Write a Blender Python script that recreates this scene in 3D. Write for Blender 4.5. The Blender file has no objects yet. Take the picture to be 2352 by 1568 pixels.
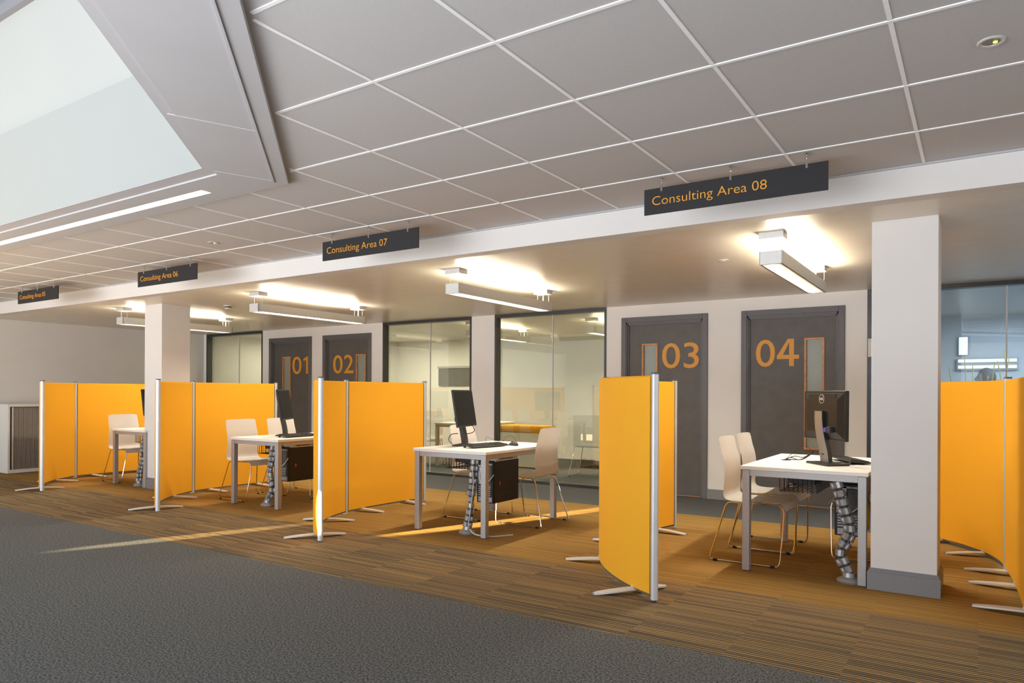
import bpy, bmesh, math, random
from mathutils import Vector, Matrix
PI = math.pi
rnd = random.Random(7)
scene = bpy.context.scene
COL = scene.collection

# ------------------------------------------------------------------ materials
def new_mat(name):
    m = bpy.data.materials.new(name); m.use_nodes = True
    nt = m.node_tree; nt.nodes.clear()
    out = nt.nodes.new('ShaderNodeOutputMaterial')
    return m, nt, out

def pmat(name, col, rough=0.5, metal=0.0, var=0.06, scale=40.0, bump=0.0, bscale=None, spec=0.5, coat=0.0):
    """principled material with a faint procedural mottling and optional bump"""
    m, nt, out = new_mat(name)
    b = nt.nodes.new('ShaderNodeBsdfPrincipled')
    b.inputs['Roughness'].default_value = rough
    b.inputs['Metallic'].default_value = metal
    b.inputs['Specular IOR Level'].default_value = spec
    b.inputs['Coat Weight'].default_value = coat
    tc = nt.nodes.new('ShaderNodeTexCoord')
    n = nt.nodes.new('ShaderNodeTexNoise'); n.inputs['Scale'].default_value = scale; n.inputs['Detail'].default_value = 4
    nt.links.new(tc.outputs['Object'], n.inputs['Vector'])
    r = nt.nodes.new('ShaderNodeValToRGB')
    r.color_ramp.elements[0].position = 0.3; r.color_ramp.elements[1].position = 0.7
    r.color_ramp.elements[0].color = tuple(c * (1 - var) for c in col) + (1,)
    r.color_ramp.elements[1].color = tuple(min(1, c * (1 + var)) for c in col) + (1,)
    nt.links.new(n.outputs['Fac'], r.inputs['Fac'])
    nt.links.new(r.outputs['Color'], b.inputs['Base Color'])
    if bump:
        n2 = nt.nodes.new('ShaderNodeTexNoise'); n2.inputs['Scale'].default_value = bscale or scale * 8
        nt.links.new(tc.outputs['Object'], n2.inputs['Vector'])
        bp = nt.nodes.new('ShaderNodeBump'); bp.inputs['Strength'].default_value = bump; bp.inputs['Distance'].default_value = 0.002
        nt.links.new(n2.outputs['Fac'], bp.inputs['Height'])
        nt.links.new(bp.outputs['Normal'], b.inputs['Normal'])
    nt.links.new(b.outputs[0], out.inputs[0])
    return m

def emat(name, col, strength):
    m, nt, out = new_mat(name)
    e = nt.nodes.new('ShaderNodeEmission'); e.inputs[0].default_value = col + (1,); e.inputs[1].default_value = strength
    nt.links.new(e.outputs[0], out.inputs[0])
    return m

def glass_mat(name, tint=(0.90, 0.91, 0.83), f0=0.02):
    m, nt, out = new_mat(name)
    t = nt.nodes.new('ShaderNodeBsdfTransparent'); t.inputs[0].default_value = tint + (1,)
    g = nt.nodes.new('ShaderNodeBsdfGlossy'); g.inputs['Roughness'].default_value = 0.0
    g.inputs['Color'].default_value = (0.95, 0.96, 0.92, 1)
    lw = nt.nodes.new('ShaderNodeFresnel'); lw.inputs['IOR'].default_value = 1.5
    ge = nt.nodes.new('ShaderNodeNewGeometry'); ir = nt.nodes.new('ShaderNodeMapRange')
    ir.inputs['To Min'].default_value = 1.5; ir.inputs['To Max'].default_value = 1 / 1.5
    nt.links.new(ge.outputs['Backfacing'], ir.inputs['Value']); nt.links.new(ir.outputs[0], lw.inputs['IOR'])
    ma = nt.nodes.new('ShaderNodeMath'); ma.operation = 'MULTIPLY_ADD'
    ma.inputs[1].default_value = 1.5; ma.inputs[2].default_value = f0; ma.use_clamp = True
    nt.links.new(lw.outputs[0], ma.inputs[0])
    mx = nt.nodes.new('ShaderNodeMixShader')
    nt.links.new(ma.outputs[0], mx.inputs[0]); nt.links.new(t.outputs[0], mx.inputs[1]); nt.links.new(g.outputs[0], mx.inputs[2])
    nt.links.new(mx.outputs[0], out.inputs[0])
    return m

def carpet_mat(name, ca, cb, scale, stretch=(1, 1, 1), bump=0.6, lo=0.35, hi=0.65):
    m, nt, out = new_mat(name)
    b = nt.nodes.new('ShaderNodeBsdfPrincipled'); b.inputs['Roughness'].default_value = 0.95
    b.inputs['Specular IOR Level'].default_value = 0.1
    tc = nt.nodes.new('ShaderNodeTexCoord'); mp = nt.nodes.new('ShaderNodeMapping'); mp.inputs['Scale'].default_value = stretch
    nt.links.new(tc.outputs['Object'], mp.inputs['Vector'])
    n = nt.nodes.new('ShaderNodeTexNoise'); n.inputs['Scale'].default_value = scale; n.inputs['Detail'].default_value = 3; n.inputs['Roughness'].default_value = 0.65
    nt.links.new(mp.outputs[0], n.inputs['Vector'])
    r = nt.nodes.new('ShaderNodeValToRGB'); r.color_ramp.elements[0].position = lo; r.color_ramp.elements[1].position = hi
    r.color_ramp.elements[0].color = ca + (1,); r.color_ramp.elements[1].color = cb + (1,)
    nt.links.new(n.outputs['Fac'], r.inputs['Fac']); nt.links.new(r.outputs['Color'], b.inputs['Base Color'])
    bp = nt.nodes.new('ShaderNodeBump'); bp.inputs['Strength'].default_value = bump; bp.inputs['Distance'].default_value = 0.004
    nt.links.new(n.outputs['Fac'], bp.inputs['Height']); nt.links.new(bp.outputs['Normal'], b.inputs['Normal'])
    nt.links.new(b.outputs[0], out.inputs[0])
    return m

def stripe_carpet(name, dark, light, period=0.018, tile=0.5, thr=0.5, rip=0.25, soft=0.12):
    """thin irregular lines along X that jog from carpet tile to carpet tile"""
    m, nt, out = new_mat(name); N = nt.nodes; L = nt.links
    b = N.new('ShaderNodeBsdfPrincipled'); b.inputs['Roughness'].default_value = 0.95; b.inputs['Specular IOR Level'].default_value = 0.1
    tc = N.new('ShaderNodeTexCoord'); sx = N.new('ShaderNodeSeparateXYZ'); L.new(tc.outputs['Object'], sx.inputs[0])
    def math_(op, a, bb=None, c=None):
        k = N.new('ShaderNodeMath'); k.operation = op
        for i, v in enumerate((a, bb, c)):
            if v is None: continue
            if hasattr(v, 'links'): L.new(v, k.inputs[i])
            else: k.inputs[i].default_value = v
        return k.outputs[0]
    col = math_('FLOOR', math_('DIVIDE', sx.outputs[0], tile))
    row = math_('FLOOR', math_('DIVIDE', sx.outputs[1], tile))
    cell = math_('ADD', math_('MULTIPLY', col, 7.31), math_('MULTIPLY', row, 3.17))
    # irregular lines: a steady ripple plus band noise, phase-shifted tile by tile
    wob = N.new('ShaderNodeTexNoise'); wob.inputs['Scale'].default_value = 3.0
    L.new(tc.outputs['Object'], wob.inputs['Vector'])
    y = math_('ADD', math_('DIVIDE', sx.outputs[1], period), math_('MULTIPLY', math_('FRACT', math_('MULTIPLY', cell, 0.377)), 1.0))
    ripple = math_('MULTIPLY_ADD', math_('SINE', math_('MULTIPLY', y, 6.2832)), 0.5, 0.5)
    cv = N.new('ShaderNodeCombineXYZ')
    L.new(math_('ADD', math_('MULTIPLY', sx.outputs[0], 0.5), math_('MULTIPLY', cell, 1.0)), cv.inputs[0]); L.new(math_('MULTIPLY', y, 0.55), cv.inputs[1])
    n = N.new('ShaderNodeTexNoise'); n.inputs['Scale'].default_value = 1.0; n.inputs['Detail'].default_value = 2
    L.new(cv.outputs[0], n.inputs['Vector'])
    n2 = N.new('ShaderNodeTexNoise'); n2.inputs['Scale'].default_value = 160; n2.inputs['Detail'].default_value = 2
    L.new(tc.outputs['Object'], n2.inputs['Vector'])
    f = math_('ADD', math_('ADD', math_('MULTIPLY', n.outputs['Fac'], 0.55), math_('MULTIPLY', ripple, rip)), math_('MULTIPLY', n2.outputs['Fac'], 0.45 - rip))
    r = N.new('ShaderNodeValToRGB'); e = r.color_ramp.elements
    e[0].position = thr - soft; e[0].color = dark + (1,)
    e[1].position = thr + soft; e[1].color = light + (1,)
    L.new(f, r.inputs['Fac']); L.new(r.outputs['Color'], b.inputs['Base Color'])
    bp = N.new('ShaderNodeBump'); bp.inputs['Strength'].default_value = 0.5; bp.inputs['Distance'].default_value = 0.004
    L.new(f, bp.inputs['Height']); L.new(bp.outputs['Normal'], b.inputs['Normal'])
    L.new(b.outputs[0], out.inputs[0])
    return m

M = {}
M['wall'] = pmat('painted plaster wall', (0.70, 0.68, 0.66), 0.75, var=0.02, scale=3, spec=0.3)
M['wall_warm'] = pmat('warm white wall', (0.83, 0.80, 0.755), 0.7, var=0.02, scale=3, spec=0.3)
M['soffit'] = pmat('satin painted soffit', (0.75, 0.705, 0.615), 0.33, var=0.03, scale=6, bump=0.03, bscale=25, spec=0.45)
M['tile'] = pmat('mineral ceiling tile', (0.53, 0.52, 0.52), 0.9, var=0.03, scale=90, bump=0.15, bscale=500, spec=0.1)
M['band'] = pmat('plasterboard ceiling', (0.46, 0.455, 0.465), 0.8, var=0.02, scale=4, spec=0.2)
M['grid'] = pmat('white ceiling grid metal', (0.92, 0.92, 0.93), 0.45, var=0.02)
M['carpet_grey'] = carpet_mat('grey loop carpet', (0.050, 0.051, 0.049), (0.210, 0.212, 0.202), 95, lo=0.38, hi=0.62, bump=0.3)
M['carpet_dark'] = carpet_mat('slate grey carpet', (0.045, 0.05, 0.055), (0.15, 0.155, 0.16), 150)
M['carpet_stripe'] = stripe_carpet('striped carpet', (0.080, 0.070, 0.058), (0.42, 0.275, 0.105), period=0.024, thr=0.55, rip=0.30, soft=0.09)
M['carpet_gold'] = stripe_carpet('gold carpet', (0.20, 0.118, 0.036), (0.40, 0.242, 0.072), period=0.014, thr=0.50, rip=0.15, soft=0.14)
M['yellow'] = pmat('yellow felt fabric', (0.87, 0.415, 0.028), 0.9, var=0.04, scale=220, bump=0.25, bscale=900, spec=0.15)
M['alu'] = pmat('satin aluminium', (0.66, 0.67, 0.69), 0.45, metal=0.45, var=0.03, scale=12)
M['alu_dark'] = pmat('dark grey post cap', (0.10, 0.105, 0.11), 0.5, var=0.05)
M['foot'] = pmat('pale grey painted steel foot', (0.66, 0.63, 0.60), 0.5, var=0.03)
M['desk'] = pmat('white laminate', (0.80, 0.77, 0.72), 0.42, var=0.015, scale=6, spec=0.4)
M['leg'] = pmat('silver grey table frame', (0.38, 0.372, 0.37), 0.45, metal=0.3, var=0.03)
M['chair'] = pmat('white moulded shell', (0.92, 0.91, 0.88), 0.3, var=0.015, scale=5, spec=0.5)
M['chrome'] = pmat('chrome', (0.80, 0.80, 0.81), 0.08, metal=1.0, var=0.01)
M['black'] = pmat('black plastic', (0.012, 0.012, 0.0125), 0.42, var=0.08, spec=0.25)
M['blackmat'] = pmat('matt black plastic', (0.022, 0.022, 0.023), 0.6, var=0.08)
M['screen'] = pmat('dark display glass', (0.010, 0.0095, 0.009), 0.5, var=0.02, spec=0.08)
M['silver'] = pmat('brushed silver stand', (0.72, 0.71, 0.69), 0.32, metal=0.6, var=0.03, scale=30)
M['spine'] = pmat('silver grey spine plastic', (0.30, 0.30, 0.305), 0.36, metal=0.4, var=0.05)
M['spine_dark'] = pmat('dark spine joint', (0.05, 0.055, 0.06), 0.45, var=0.08)
M['door'] = pmat('charcoal painted door', (0.085, 0.078, 0.074), 0.55, var=0.10, scale=9, bump=0.05, bscale=60)
M['frame'] = pmat('grey painted joinery', (0.105, 0.10, 0.102), 0.5, var=0.03)
M['skirt'] = pmat('grey skirting paint', (0.20, 0.20, 0.21), 0.5, var=0.03)
M['orange'] = pmat('orange vinyl', (0.70, 0.30, 0.010), 0.5, var=0.02)
M['wood'] = pmat('orange brown timber bead', (0.52, 0.23, 0.075), 0.5, var=0.2, scale=30)
M['winframe'] = pmat('black anodised frame', (0.030, 0.030, 0.032), 0.4, var=0.06)
M['glass'] = glass_mat('partition glass')
M['glass_blue'] = glass_mat('bluish partition glass', tint=(0.76, 0.87, 0.98), f0=0.03)
M['frost'] = pmat('milky vision glass', (0.27, 0.30, 0.255), 0.25, var=0.04, scale=2, spec=0.3)
M['sign'] = pmat('charcoal sign board', (0.020, 0.019, 0.021), 0.5, var=0.05, spec=0.25)
M['lamp'] = pmat('silver luminaire body', (0.62, 0.62, 0.61), 0.4, metal=0.3, var=0.02)
M['tube'] = emat('fluorescent tube', (1.0, 0.93, 0.82), 22.0)
M['reflector_glow'] = emat('peach glow on lamp reflector', (1.0, 0.50, 0.20), 1.3)  # reflected peach light put in as emission; the reflector is no lamp
M['louvre'] = pmat('bright aluminium louvre', (0.75, 0.73, 0.68), 0.2, metal=0.9, var=0.03)
M['cove'] = emat('cove light diffuser', (1.0, 0.90, 0.72), 11.0)
M['cablew'] = pmat('pale grey cable', (0.62, 0.61, 0.60), 0.5, var=0.03)
M['port'] = pmat('grey metal port panel', (0.24, 0.25, 0.26), 0.4, metal=0.4, var=0.35, scale=160)
M['red'] = pmat('red badge', (0.45, 0.02, 0.02), 0.4)
M['blue'] = pmat('blue plug', (0.05, 0.06, 0.45), 0.4)
M['tambour'] = pmat('grey brown tambour slats', (0.20, 0.175, 0.155), 0.5, var=0.06, scale=20)
M['cabinet'] = pmat('off-white cabinet steel', (0.66, 0.65, 0.60), 0.5, var=0.015)
M['glow'] = emat('wall light diffuser', (1.0, 0.95, 0.78), 1.8)
M['led'] = emat('green yellow led', (0.75, 0.85, 0.12), 2.5)
M['gold_cushion'] = pmat('mustard cushion', (0.62, 0.30, 0.02), 0.85, var=0.12, scale=60, bump=0.3)
M['stem'] = pmat('yellow painted stem', (0.80, 0.62, 0.06), 0.6, var=0.1)
M['darkpanel'] = pmat('dark blind fabric', (0.10, 0.095, 0.085), 0.7, var=0.2, scale=6)
M['skin'] = pmat('skin', (0.45, 0.27, 0.20), 0.55, var=0.06)
M['hair'] = pmat('dark brown hair', (0.035, 0.026, 0.022), 0.6, var=0.3, scale=60)
M['cloth'] = pmat('charcoal jacket cloth', (0.06, 0.06, 0.07), 0.85, var=0.15)
M['trouser'] = pmat('dark trousers cloth', (0.035, 0.037, 0.045), 0.85, var=0.15)
M['pot'] = pmat('grey planter', (0.22, 0.22, 0.22), 0.6)
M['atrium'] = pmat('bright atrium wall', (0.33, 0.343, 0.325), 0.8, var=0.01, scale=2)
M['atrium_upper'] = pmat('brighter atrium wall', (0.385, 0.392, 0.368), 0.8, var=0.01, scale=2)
M['ports_dark'] = pmat('perforated vent', (0.05, 0.052, 0.055), 0.5, var=0.6, scale=220)

# ------------------------------------------------------------------ mesh builder
class MB:
    def __init__(s): s.bm = bmesh.new()
    def box(s, x0, x1, y0, y1, z0, z1, mi=0, bev=0.0):
        b = bmesh.new()
        bmesh.ops.create_cube(b, size=1.0)
        for v in b.verts:
            v.co = Vector(((x0 + x1) / 2 + v.co.x * (x1 - x0), (y0 + y1) / 2 + v.co.y * (y1 - y0), (z0 + z1) / 2 + v.co.z * (z1 - z0)))
        if bev: bmesh.ops.bevel(b, geom=b.edges[:], offset=bev, segments=2, affect='EDGES', profile=0.5)
        s._merge(b, mi); return s
    def _merge(s, b, mi=0, mat=None):
        if mat is not None: bmesh.ops.transform(b, matrix=mat, verts=b.verts[:])
        for f in b.faces: f.material_index = mi
        me = bpy.data.meshes.new('tmp'); b.to_mesh(me); b.free()
        s.bm.from_mesh(me); bpy.data.meshes.remove(me)
    def prism(s, poly, z0, z1, mi=0):
        """extrude a plan polygon vertically"""
        b = bmesh.new()
        lo = [b.verts.new((x, y, z0)) for x, y in poly]; hi = [b.verts.new((x, y, z1)) for x, y in poly]
        n = len(poly)
        b.faces.new(lo[::-1]); b.faces.new(hi)
        for i in range(n): b.faces.new((lo[i], lo[(i + 1) % n], hi[(i + 1) % n], hi[i]))
        bmesh.ops.recalc_face_normals(b, faces=b.faces[:])
        s._merge(b, mi); return s
    def tube(s, pts, r, seg=8, mi=0, cap=True):
        pts = [Vector(p) for p in pts]
        rr = r if isinstance(r, (list, tuple)) else [r] * len(pts)
        b = bmesh.new(); rings = []
        t0 = (pts[1] - pts[0]).normalized()
        up = Vector((0, 0, 1)) if abs(t0.z) < 0.9 else Vector((1, 0, 0))
        nrm = (up - t0 * up.dot(t0)).normalized()
        for i, p in enumerate(pts):
            if i == 0: t = t0
            elif i == len(pts) - 1: t = (pts[i] - pts[i - 1]).normalized()
            else: t = ((pts[i] - pts[i - 1]).normalized() + (pts[i + 1] - pts[i]).normalized()).normalized()
            nrm = (nrm - t * nrm.dot(t)).normalized(); bi = t.cross(nrm)
            rings.append([b.verts.new(p + (nrm * math.cos(2 * PI * k / seg) + bi * math.sin(2 * PI * k / seg)) * rr[i]) for k in range(seg)])
        for i in range(len(rings) - 1):
            for k in range(seg): b.faces.new((rings[i][k], rings[i][(k + 1) % seg], rings[i + 1][(k + 1) % seg], rings[i + 1][k]))
        if cap: b.faces.new(rings[0][::-1]); b.faces.new(rings[-1])
        s._merge(b, mi); return s
    def cyl(s, c, r, h, seg=20, mi=0, r2=None):
        b = bmesh.new()
        bmesh.ops.create_cone(b, cap_ends=True, segments=seg, radius1=r, radius2=r if r2 is None else r2, depth=h)
        s._merge(b, mi, Matrix.Translation(Vector((c[0], c[1], c[2] + h / 2)))); return s
    def grid(s, rows, mi=0, thick=0.0):
        """surface through rows of points"""
        b = bmesh.new(); vs = [[b.verts.new(p) for p in r] for r in rows]
        for i in range(len(vs) - 1):
            for j in range(len(vs[0]) - 1): b.faces.new((vs[i][j], vs[i + 1][j], vs[i + 1][j + 1], vs[i][j + 1]))
        if thick: bmesh.ops.solidify(b, geom=b.faces[:], thickness=thick)
        bmesh.ops.recalc_face_normals(b, faces=b.faces[:])
        s._merge(b, mi); return s
    def xf(s, mat): bmesh.ops.transform(s.bm, matrix=mat, verts=s.bm.verts[:]); return s
    def build(s, name, mats, parent=None, smooth=False, loc=None):
        me = bpy.data.meshes.new(name); s.bm.to_mesh(me); s.bm.free()
        for m in (mats if isinstance(mats, (list, tuple)) else [mats]): me.materials.append(m)
        if smooth:
            for p in me.polygons: p.use_smooth = True
            try: me.set_sharp_from_angle(angle=math.radians(35))
            except Exception: pass
        o = bpy.data.objects.new(name, me); COL.objects.link(o)
        if parent: o.parent = parent
        if loc: o.location = loc
        return o

def tag(o, label=None, cat=None, group=None, kind=None):
    if label: o['label'] = label
    if cat: o['category'] = cat
    if group: o['group'] = group
    if kind: o['kind'] = kind
    return o

def empty(name, loc=(0, 0, 0), rz=0.0):
    o = bpy.data.objects.new(name, None); COL.objects.link(o)
    o.empty_display_size = 0.1
    o.location = loc; o.rotation_euler = (0, 0, rz); return o

def copy_tree(o, parent=None):
    c = o.copy(); COL.objects.link(c)
    if parent: c.parent = parent
    for ch in list(o.children): copy_tree(ch, c)
    return c

def struct(name, mb, mats, smooth=False, parent=None):
    o = mb.build(name, mats, parent, smooth)
    if parent is None: o['kind'] = 'structure'
    return o

def text_mesh(name, body, mats, parent, bold=0.0, depth=0.001):
    """text laid in the XZ plane facing -Y, unit box later fitted"""
    cu = bpy.data.curves.new(name + '_curve', 'FONT'); cu.body = body; cu.offset = bold; cu.extrude = depth
    cu.resolution_u = 4
    t = bpy.data.objects.new(name + '_tmp', cu); COL.objects.link(t)
    dg = bpy.context.evaluated_depsgraph_get(); dg.update()
    me = bpy.data.meshes.new_from_object(t.evaluated_get(dg))
    bpy.data.objects.remove(t); bpy.data.curves.remove(cu)
    me.materials.clear(); me.materials.append(mats); me.name = name
    o = bpy.data.objects.new(name, me); COL.objects.link(o)
    if parent: o.parent = parent
    return o

def fit_text(o, x0, x1, z0, z1, y):
    me = o.data
    xs = [v.co.x for v in me.vertices]; ys = [v.co.y for v in me.vertices]
    ax, bx, ay, by = min(xs), max(xs), min(ys), max(ys)
    for v in me.vertices:
        X, Yv, Z = v.co
        v.co = Vector((x0 + (X - ax) / (bx - ax) * (x1 - x0), y - Z, z0 + (Yv - ay) / (by - ay) * (z1 - z0)))
    me.update()

def split_words(o, parent, count):
    """cut a fitted line of text into its words, each a part of its own"""
    vs = sorted(v.co.x for v in o.data.vertices)
    gaps = sorted(((b - a, (a + b) / 2) for a, b in zip(vs[:-1], vs[1:])), reverse=True)[:count - 1]
    cuts = [-1e9] + sorted(g[1] for g in gaps) + [1e9]
    for i in range(count):
        b = bmesh.new(); b.from_mesh(o.data)
        bmesh.ops.delete(b, geom=[v for v in b.verts if not cuts[i] < v.co.x <= cuts[i + 1]], context='VERTS')
        me = o.data if i == count - 1 else o.data.copy()
        b.to_mesh(me); b.free()
        if i < count - 1:
            c = bpy.data.objects.new(o.name.split('.')[0], me); COL.objects.link(c); c.parent = parent

def bez(pts, n=24):
    """Catmull-Rom through points"""
    P = [Vector(p) for p in pts]; P = [P[0] * 2 - P[1]] + P + [P[-1] * 2 - P[-2]]
    out = []
    segs = len(P) - 3
    per = max(3, n // segs)
    for i in range(segs):
        a, b, c, d = P[i:i + 4]
        for k in range(per):
            t = k / per
            out.append(0.5 * ((2 * b) + (c - a) * t + (2 * a - 5 * b + 4 * c - d) * t * t + (3 * b - a - 3 * c + d) * t ** 3))
    out.append(P[-2]); return out

# ------------------------------------------------------------------ setting
XL, XR, YB, YF = -12.45, 5.0, 8.186, -6.0
ZC, ZS = 2.477, 2.305
Y1, Y2, Y3, YBEAM = 3.307, 4.44, 7.0, 4.452
YROOM = 11.6

mb = MB(); bm = mb.bm
for (a, b_, mi) in ((YF, Y1, 0), (Y1, Y2, 1), (Y2, Y3, 2), (Y3, YROOM + 0.2, 3)):
    vs = [bm.verts.new(p) for p in ((XL - 0.2, a, 0), (XR, a, 0), (XR, b_, 0), (XL - 0.2, b_, 0))]
    f = bm.faces.new(vs); f.material_index = mi
struct('floor', mb, [M['carpet_grey'], M['carpet_stripe'], M['carpet_gold'], M['carpet_dark']])

# tiled ceiling (L-shaped beside the atrium)
OC = (-3.43, 2.80); OD = Vector((1, -0.946)).normalized()
k = (OC[1] - YF) / 0.946
OE = (OC[0] + k, YF)
mb = MB(); mb.prism([(XL, OC[1]), OC, OE, (XR + 1, YF), (XR + 1, YBEAM), (XL, YBEAM)], ZC, ZC + 0.05)
struct('ceiling', mb, M['tile'])
# grid bars
GX, GY = -1.455, 2.098
mb = MB()
def clip_y(x):      # lowest y of the tiled area at x
    return OC[1] if x <= OC[0] else OC[1] - (x - OC[0]) * 0.946
i = -19
while i < 12:
    x = GX + 0.6 * i
    if XL < x < XR: mb.box(x - 0.0075, x + 0.0075, max(YF, clip_y(x) + 0.03), YBEAM - 0.02, ZC - 0.003, ZC + 0.01)
    i += 1
for j in range(-14, 5):
    y = GY + 0.6 * j
    x0 = XL if y > OC[1] else OC[0] + (OC[1] - y) / 0.946 + 0.03
    if y < YBEAM - 0.05: mb.box(x0, XR, y - 0.0075, y + 0.0075, ZC - 0.004, ZC + 0.01)
struct('trim_1', mb, M['grid'])

# plasterboard band round the atrium opening
IC = (-3.623, 2.364); ik = IC[1] - YF
IE = (IC[0] + ik * 0.99, YF)
SY0, SY1 = 2.60, 2.668          # slot of the linear light
def off(d):                       # outer edge moved inward by d
    nx, ny = -0.946 / math.hypot(1, .946), -1 / math.hypot(1, .946)
    cy = OC[1] - d
    # intersection of moved diagonal with moved straight edge
    px, py = OC[0] + nx * d, OC[1] + ny * d
    cx = px + (py - cy) / 0.946
    e = cx + (cy - YF) / 0.946
    return (cx, cy), (e, YF)
TC, TE = off(0.075)
ZB = 2.452
mb = MB()
mb.prism([(XL, SY1), (-3.99, SY1), (-3.99, SY0), (-3.99, IC[1] + 0.10), (IC[0] - 0.01, IC[1] + 0.10), (IE[0] + 0.05, YF), TE, TC, (XL, TC[1])], ZB, ZB + 0.04)
mb.prism([(XL, IC[1] + 0.10), (-3.99, IC[1] + 0.10), (-3.99, SY0), (XL, SY0)], ZB, ZB + 0.04)
struct('ceiling.001', mb, M['band'])
mb = MB()   # inner lip of the opening, slightly higher, and outer trim strip slightly lower
mb.prism([(XL, IC[1]), IC, IE, (IE[0] + 0.055, YF), (IC[0] - 0.005, IC[1] + 0.105), (XL, IC[1] + 0.105)], ZB + 0.010, ZB + 0.014)
struct('trim_2', mb, M['band'])
mb = MB()
mb.prism([TC, TE, OE, OC], ZB - 0.004, ZC + 0.03); mb.prism([(XL, TC[1]), TC, OC, (XL, OC[1])], ZB, ZC + 0.03)
T2, T2E = off(0.085)
mb.prism([T2, T2E, TE, TC], ZB - 0.010, ZB + 0.02)
struct('trim_3', mb, M['band'])
mb = MB()   # panel joints in the band
p0, p1 = Vector((-3.03, 1.83)), Vector((-2.62, 2.0))
mb.box(XL, XL + 0.01, SY1, SY1 + 0.01, ZB - 0.0005, ZB)
for (a, b_) in (((-3.02, 1.80), (-2.86, 2.16)), ((-3.58, 2.41), (-3.46, 2.70))):
    a, b_ = Vector(a), Vector(b_); d = (b_ - a).normalized(); n = Vector((-d.y, d.x)) * 0.0013
    mb.prism([tuple(a + n), tuple(b_ + n), tuple(b_ - n), tuple(a - n)], ZB - 0.001, ZB + 0.002)
struct('trim_4', mb, M['grid'])

# atrium walls
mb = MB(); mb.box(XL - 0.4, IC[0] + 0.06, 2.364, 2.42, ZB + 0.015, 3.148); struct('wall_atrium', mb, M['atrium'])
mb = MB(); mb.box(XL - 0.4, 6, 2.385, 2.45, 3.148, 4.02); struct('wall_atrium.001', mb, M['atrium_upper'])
mb = MB(); mb.box(XL - 0.4, 6, 2.34, 2.5, 4.02, 4.10); mb.box(XL - 0.4, 6, 2.8, 2.9, 4.1, 5.6); struct('trim_5', mb, M['skirt'])
mb = MB()
a, b_ = Vector(IC), Vector(IE); d = (b_ - a).normalized(); n = Vector((d.y, -d.x))
n = Vector((0.71, 0.70))
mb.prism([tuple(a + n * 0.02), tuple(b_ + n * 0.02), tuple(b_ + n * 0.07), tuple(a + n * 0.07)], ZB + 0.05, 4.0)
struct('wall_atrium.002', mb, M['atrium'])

# bulkhead and soffit
mb = MB(); mb.box(XL, XR + 1, YBEAM, YBEAM + 0.12, ZS - 0.001, ZC + 0.05); struct('wall_bulkhead', mb, M['wall'])
mb = MB(); mb.box(XL, XR + 1, YBEAM + 0.12, YROOM + 0.1, ZS, ZS + 0.06); struct('ceiling.002', mb, M['soffit'])
mb = MB(); mb.box(XL, XR, YBEAM - 0.012, YBEAM + 0.0, ZC - 0.012, ZC - 0.001); struct('trim_6', mb, M['band'])

# side and end walls
mb = MB(); mb.box(XL - 0.1, XL, YF, YROOM + 0.1, 0, 2.6); struct('wall_left', mb, M['wall'])
mb = MB(); mb.box(XR, XR + 0.1, YF, YROOM + 0.1, 0, 2.6); struct('wall_right', mb, M['wall'])
mb = MB(); mb.box(XL - 0.1, XR + 0.1, YROOM, YROOM + 0.1, 0, 2.4); struct('wall_rear', mb, M['wall_warm'])

mb = MB(); mb.box(-1.35, XR + 0.1, YF - 0.1, YF, 0, 2.6); struct('wall_front', mb, M['wall'])
# back wall with openings
OPEN = [(-12.37, -10.70), (-10.46, -9.462), (-9.085, -8.08), (-7.79, -6.065), (-5.665, -3.944), (-3.684, -2.694), (-2.208, -1.232), (-0.972, 2.6)]
WT = 0.10
mb = MB(); x = XL
for (a, b_) in OPEN:
    mb.box(x, a, YB, YB + WT, 0, ZS); x = b_
mb.box(x, XR, YB, YB + WT, 0, ZS)
for a, b_ in ((-10.46, -9.462), (-9.085, -8.08), (-3.684, -2.694), (-2.208, -1.232)):
    mb.box(a, b_, YB, YB + WT, 2.108, ZS)
struct('wall_back', mb, M['wall_warm'])
mb = MB()
for a, b_ in ((-10.70, -10.51), (-9.412, -9.135), (-8.03, -7.80), (-6.06, -5.67), (-3.94, -3.734), (-2.644, -2.258), (-1.182, -0.98)):
    mb.box(a + 0.0, b_ - 0.0, YB - 0.016, YB, 0.0, 0.105); mb.box(a, b_, YB - 0.012, YB, 0.105, 0.113)
struct('baseboard_back', mb, M['skirt'])
mb = MB(); mb.box(XL, XL + 0.015, YBEAM, YB, 0, 0.105); struct('baseboard_left', mb, M['skirt'])

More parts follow.
